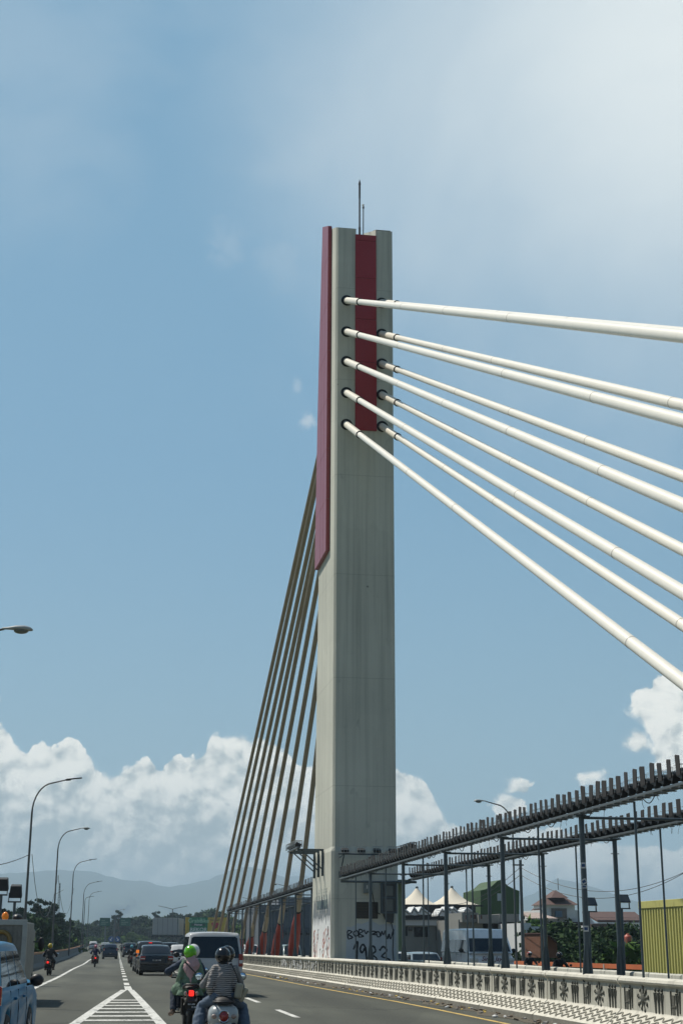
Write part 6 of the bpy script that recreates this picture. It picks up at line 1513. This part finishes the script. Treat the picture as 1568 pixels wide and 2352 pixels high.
# pale green column building right of the pylon
gc = bld('pale_green_building', 918, 118, 'narrow pale green building with a flat eave hard by the right of the pylon')
wallbox('wall', 900, 927, 2030, 2200, 118, mat('pale_green_render', (.20,.27,.16), .8, var=.1), gc, 6, -8); wallbox('eave', 896, 944, 2020, 2029, 116.5, mat('grey_green_slab', (.10,.12,.09), .8), gc, 8); wallbox('column', 927, 931, 2029, 2200, 117.4, mat('dark_green_trim', (.06,.10,.05), .8), gc, 1, -8)
# thin masts and overhead wires on the right
def mast(label, u, v, Y, r=.12, z0=-8):
    q = at(u, v, Y=Y); root = empty('utility_pole', (q.x, Y, z0), 0, label, 'pole'); mb = MB(); mb.tube([(0,0,0),(0,0,q.z-z0)],[r,r*.7],8); mb.build('pole', M_steell, root, smooth=50)
    mb = MB(); mb.box(-.5,.2,-.05,.05,q.z-z0-.35,q.z-z0-.27); mb.build('crossarm', M_blackp, root); return root
up = mast('concrete utility pole behind the gantry carrying two thin wires', 1194, 1975, 88, .13, -2)
q1 = at(1194, 1992, Y=88); slack(q1, at(1640, 1965, Y=70), 1.6, .016, 'thin overhead wire sagging to the right edge from the utility pole', 30); slack(q1-Vector((0,0,.45)), at(1640, 1958, Y=70), 1.8, .016, 'lower thin overhead wire sagging to the right edge', 30)
slack(q1, at(1020, 2075, Y=140), .8, .02, 'thin overhead wire running left from the utility pole over the tents'); slack(q1-Vector((0,0,.45)), at(1000, 2090, Y=140), .8, .02, 'lower overhead wire running left from the utility pole over the tents')
lm_ = empty('lattice_mast', (at(274/1.0*0+276*.0+138*2,2100,Y=520).x*0+at(137,2050,Y=520).x, 520, -8), 0, 'faint far lattice mast between the second and third lamp posts', 'mast'); hz_ = at(137,2028,Y=520).z+8
mb = MB()
for dx, dy in ((-.7,-.7),(.7,-.7),(0,.7)): mb.tube([(dx,dy,0),(dx*.3,dy*.3,hz_)],.06,4)
for i in range(16): z = hz_*i/16; s = 1-.7*i/16; mb.tube([(-.7*s,-.7*s,z),(.7*s,-.7*s,z+hz_/16)],.04,4); mb.tube([(.7*s,-.7*s,z),(-.7*s,-.7*s,z+hz_/16)],.04,4)
mb.tube([(-1.6,0,hz_*.86),(1.4,0,hz_*.92)],.07,4); mb.build('lattice', M_steell, lm_)

# ------------------------------------------------------------------ trees
def leaf_cloud(lobes, n, s, seed, flat=.75):
    """many small leaf faces spread through overlapping uneven lobes"""
    r = random.Random(seed); mb = MB(); tot = sum(l[3]*l[3] for l in lobes)
    for (cx, cy, cz, R) in lobes:
        k = int(n*R*R/tot)
        # clumps within the lobe
        cl = []
        for _ in range(max(3, int(R*R*5))):
            v = Vector((r.gauss(0,1), r.gauss(0,1), r.gauss(0,1))).normalized()*R*r.uniform(.45,1.05); cl.append(Vector((cx, cy, cz))+Vector((v.x, v.y, v.z*flat)))
        for _ in range(k):
            c = r.choice(cl); q = c+Vector((r.gauss(0,1), r.gauss(0,1), r.gauss(0,.8)))*R*.17
            nrm = Vector((r.gauss(0,1), r.gauss(0,1), r.gauss(.5,1))).normalized(); a = nrm.orthogonal().normalized(); b = nrm.cross(a); ss = s*r.uniform(.5,1.25); th = r.uniform(0,6.28); a2 = a*math.cos(th)+b*math.sin(th); b2 = b*math.cos(th)-a*math.sin(th)
            mb.add([q-a2*ss, q-b2*ss*.5, q+a2*ss, q+b2*ss*.5], [(0,1,2,3)])
    return mb
def tree_kind(name, H, W_, lobes, n, s, m, seed, flat=.75, conif=False):
    root = empty(name); r = random.Random(seed)
    L = lobes or []
    if not L:
        k = 9
        for i in range(k):
            a = r.uniform(0,6.28); d = r.uniform(.1,.62)*W_; z = H*r.uniform(.55,.86)-d*.25; L.append((math.cos(a)*d, math.sin(a)*d, z, r.uniform(.26,.42)*W_))
        L.append((0,0,H-.34*W_,.36*W_))
    mb = MB(); mb.tube([(0,0,0),(r.uniform(-.1,.1),r.uniform(-.1,.1),H*.35),(r.uniform(-.2,.2),0,H*(.95 if conif else .62))],[.035*H,.026*H,.008*H],8)
    for (x, y, z, R) in L[:8]:
        z0 = min(H*.5, z-R*.3); mb.tube([(0,0,z0*.75),(x*.5,y*.5,z0*.75+(z-z0*.75)*.55),(x*.9,y*.9,z)],[.014*H,.009*H,.004*H],5)
    mb.build('trunk', M_bark, root, smooth=60)
    leaf_cloud(L, n, s, seed, flat).build('crown', m, root)
    return root
TK = {}
TK['broad'] = tree_kind('broad_tree', 10, 4.2, None, 5200, .34, M_leaf, 11)
TK['broad2'] = tree_kind('broad_tree', 10, 4.6, None, 5600, .34, M_leafd, 23)
TK['bright'] = tree_kind('bushy_tree', 6, 3.2, None, 3600, .28, M_leafb, 31)
TK['tall'] = tree_kind('tall_tree', 13, 2., [(.1,0,12.2,.8),(-.5,.2,11.2,1.0),(.7,0,10.5,1.1),(-.9,0,9.6,1.2),(.3,.3,9.,1.3),(1.2,0,8.6,.9),(-.3,0,7.6,1.4),(.8,.2,6.8,1.2),(-.5,0,5.6,1.4),(.5,0,4.4,1.4),(0,0,3.,1.3)], 4200, .28, M_leafd, 41)
TK['column'] = tree_kind('conifer_tree', 9, 1.2, [(0,0,8.3,.35),(0,0,7.4,.6),(.1,0,6.3,.8),(-.1,0,5.2,.95),(0,0,4,1.1),(0,0,2.8,1.2)], 2200, .24, M_leafb, 43, 1., True)
TK['near'] = tree_kind('leafy_tree', 9, 4.4, None, 15000, .19, M_leaf, 57)
KH = dict(broad=10, broad2=10, bright=6, tall=13, column=9, near=9)
KN = dict(broad='dark rounded tree', broad2='deep green spreading tree', bright='bright green bushy tree', tall='tall thin loose tree', column='narrow bright conifer', near='dense leafy tree')
used = set()
def tree(kind, u, v, Y, k=1., z0=-8, rz=None, where='', label=None, group='trees'):
    q = at(u, v, Y=Y); src = TK[kind]; h = q.z-z0; s = h/KH[kind]
    if kind not in used: used.add(kind); o = src
    else: o = copy_tree(src)
    o.location = (q.x, Y, z0); o.scale = (s*k, s*k, s); o.rotation_euler.z = RND.uniform(0,6.28) if rz is None else rz
    tag(o, label or ('%s %s' % (KN[kind], where)), 'tree', group); return o
WL = 'in the wood beyond the left barrier'
for (kd, u, v, Y, k) in [('broad',8,2092,170,1.),('broad2',-25,2080,190,1.1),('broad2',35,2078,215,.9),('broad',78,2098,200,.9),('broad',100,2115,245,1.),('broad2',130,2104,280,1.),('broad',150,2106,300,1.),('broad2',60,2112,185,.8),('broad2',108,2108,310,1.),
                         ('bright',118,2140,230,1.2),('bright',92,2150,200,1.1),('bright',135,2148,260,1.2),('bright',30,2140,150,1.),('bright',70,2160,160,1.),('broad',20,2125,140,.8),('broad2',-10,2120,130,.8),('bright',150,2155,300,1.)]:
    tree(kd, u, v, Y, k, where=WL, group='trees beyond the left barrier')
for (kd, u, v, Y, lb) in [('tall',88,2062,255,'tall thin tree just right of the first tall lamp post, against the mountain'),('tall',112,2068,265,'tall loose tree between the first two lamp posts'),('tall',126,2077,270,'tall thin tree hugging the second lamp post'),
                          ('tall',273,2090,545,'lone tall tree above the road end between the green signs'),('tall',361,2092,570,'tall tree rising above the wood left of the white hoarding'),('column',182,2150,330,'bright conifer at the bend beyond the third lamp post'),('column',172,2158,300,'bright conifer beside the third lamp post'),('column',161,2166,280,'low bright conifer by the barrier')]:
    tree(kd, u, v, Y, 1.3 if kd == 'tall' else 1.2, label=lb, group='single standing trees')
WF = 'in the far wood beyond the end of the road'
for i, (u, v) in enumerate([(170,2112),(188,2122),(205,2120),(222,2130),(240,2128),(258,2120),(292,2108),(306,2100),(318,2104),(332,2102),(345,2108),(385,2104),(400,2098),(412,2092),(425,2097),(440,2106),(455,2103),(470,2090),(484,2085),(498,2088),(512,2098),(530,2105),(548,2112),(566,2108),(585,2115),(378,2112),(352,2118)]):
    tree(['broad','broad2','broad'][i % 3], u, v, 560+(i*37 % 60), 1.25, where=WF, group='trees of the far wood')
for i, (u, v) in enumerate([(300,2140),(318,2146),(335,2150),(275,2150),(255,2150),(225,2152),(205,2150),(350,2160),(305,2160),(520,2120),(545,2126),(570,2122),(590,2130),(530,2140),(560,2150),(585,2155)]):
    tree('bright', u, v, (535 if u < 400 else 330)+(i*13 % 20), 1.4, z0=-4, where='on the slope '+('below the far wood' if u < 400 else 'behind the left rail of lamps'), group='bushy trees on the far slope')
for (kd, u, v, Y, lb) in [('near',1318,2119,118,'large leafy tree right of the orange shed behind the posts'),('near',1290,2150,105,'leafy tree behind the orange shed'),('near',1372,2140,125,'dark leafy tree in the middle of the right-hand tree row'),('near',1415,2128,130,'leafy tree left of the orange water tank'),('near',1455,2123,128,'leafy tree behind the orange water tank beside the yellow container'),
                          ('near',1340,2135,112,'leafy tree behind the thickest grey post'),('bright',1440,2160,100,'bright green bush under the orange water tank'),('near',1395,2165,108,'low dark tree above the orange-red rail'),('bright',1236,2106,160,'small green tree on the old tiled roof edge'),('near',1250,2170,112,'low tree beside the orange shed'),('near',1430,2175,112,'low shaded tree behind the red rail')]:
    tree(kd, u, v, Y, 1.15, label=lb, group='trees behind the opposite carriageway')
for (u, v, Y) in ((690,2062,196),(650,2070,196)): tree('bright', u, v, Y, .5, z0=at(u,2078,Y=Y).z-1., label='bright green potted tree on the grey warehouse roof', group='roof trees')
for k in set(TK) - used:
    for ch in list(TK[k].children): bpy.data.objects.remove(ch)
    bpy.data.objects.remove(TK[k])
# continuous undergrowth that closes the wood
def under(name, u0, u1, v0, v1, Y, n, s, m, seed, label, zdrop=-8):
    r = random.Random(seed); mb = MB(); a = at(u0, v0, Y=Y); b = at(u1, v0, Y=Y); zt = a.z
    for i in range(n):
        x = r.uniform(a.x, b.x); bump = .9*math.sin(x*.35+seed)+.6*math.sin(x*.9); z = r.uniform(zdrop, zt+bump) ; y = Y+r.uniform(-6, 6)+(zt-z)*-.9
        nrm = Vector((r.gauss(0,1), r.gauss(-.5,1), r.gauss(.5,1))).normalized(); q = Vector((x, y, z)); aa = nrm.orthogonal().normalized(); bb = nrm.cross(aa); ss = s*r.uniform(.5,1.3)
        mb.add([q-aa*ss, q-bb*ss*.6, q+aa*ss, q+bb*ss*.6], [(0,1,2,3)])
    return tag(mb.build(name, m), label, 'undergrowth', kind='stuff')
under('undergrowth', 120, 640, 2122, 0, 600, 15000, 1.0, M_leafd, 3, 'dense dark undergrowth of the far wood across the end of the road')
under('undergrowth', -80, 165, 2150, 0, 235, 12000, .5, M_leafd, 5, 'dense undergrowth beyond the left barrier', -6)
under('undergrowth', 1228, 1500, 2172, 0, 122, 7000, .28, M_leafd, 7, 'shaded undergrowth behind the orange-red rail', -3)
sl2 = MB(); rows = []
for k in range(6):
    t = k/5.; rows.append([(x, 520+t*130+6*math.sin(x*.05), -8+ (t**.8)*13+1.2*math.sin(x*.04+k)) for x in range(-120, 200, 8)])
sl2.loft(rows, close=False, cap=False); tag(sl2.build('hillside', mat('grassy_earth', (.05,.07,.025), .95, var=.35, vs=.08), smooth=80), kind='structure')

# ------------------------------------------------------------------ air
hz = MB(); hz.box(-14000, 14000, -400, 13500, -9.5, 392)
mh = bpy.data.materials.new('haze_air'); mh.use_nodes = True; nt = mh.node_tree; nt.nodes.clear()
o_ = nt.nodes.new('ShaderNodeOutputMaterial'); v_ = nt.nodes.new('ShaderNodeVolumePrincipled'); v_.inputs['Color'].default_value = (.60,.80,.95,1); v_.inputs['Density'].default_value = .00021; v_.inputs['Anisotropy'].default_value = .1
nt.links.new(v_.outputs[0], o_.inputs['Volume'])
ho = hz.build('haze', mh); tag(ho, kind='stuff', label='thin blue summer haze over the valley', cat='haze')
for o in bpy.data.objects:
    if 'label' in o and len(o['label'].split()) > 16: print('LONG', o.name, len(o['label'].split()), o['label'])
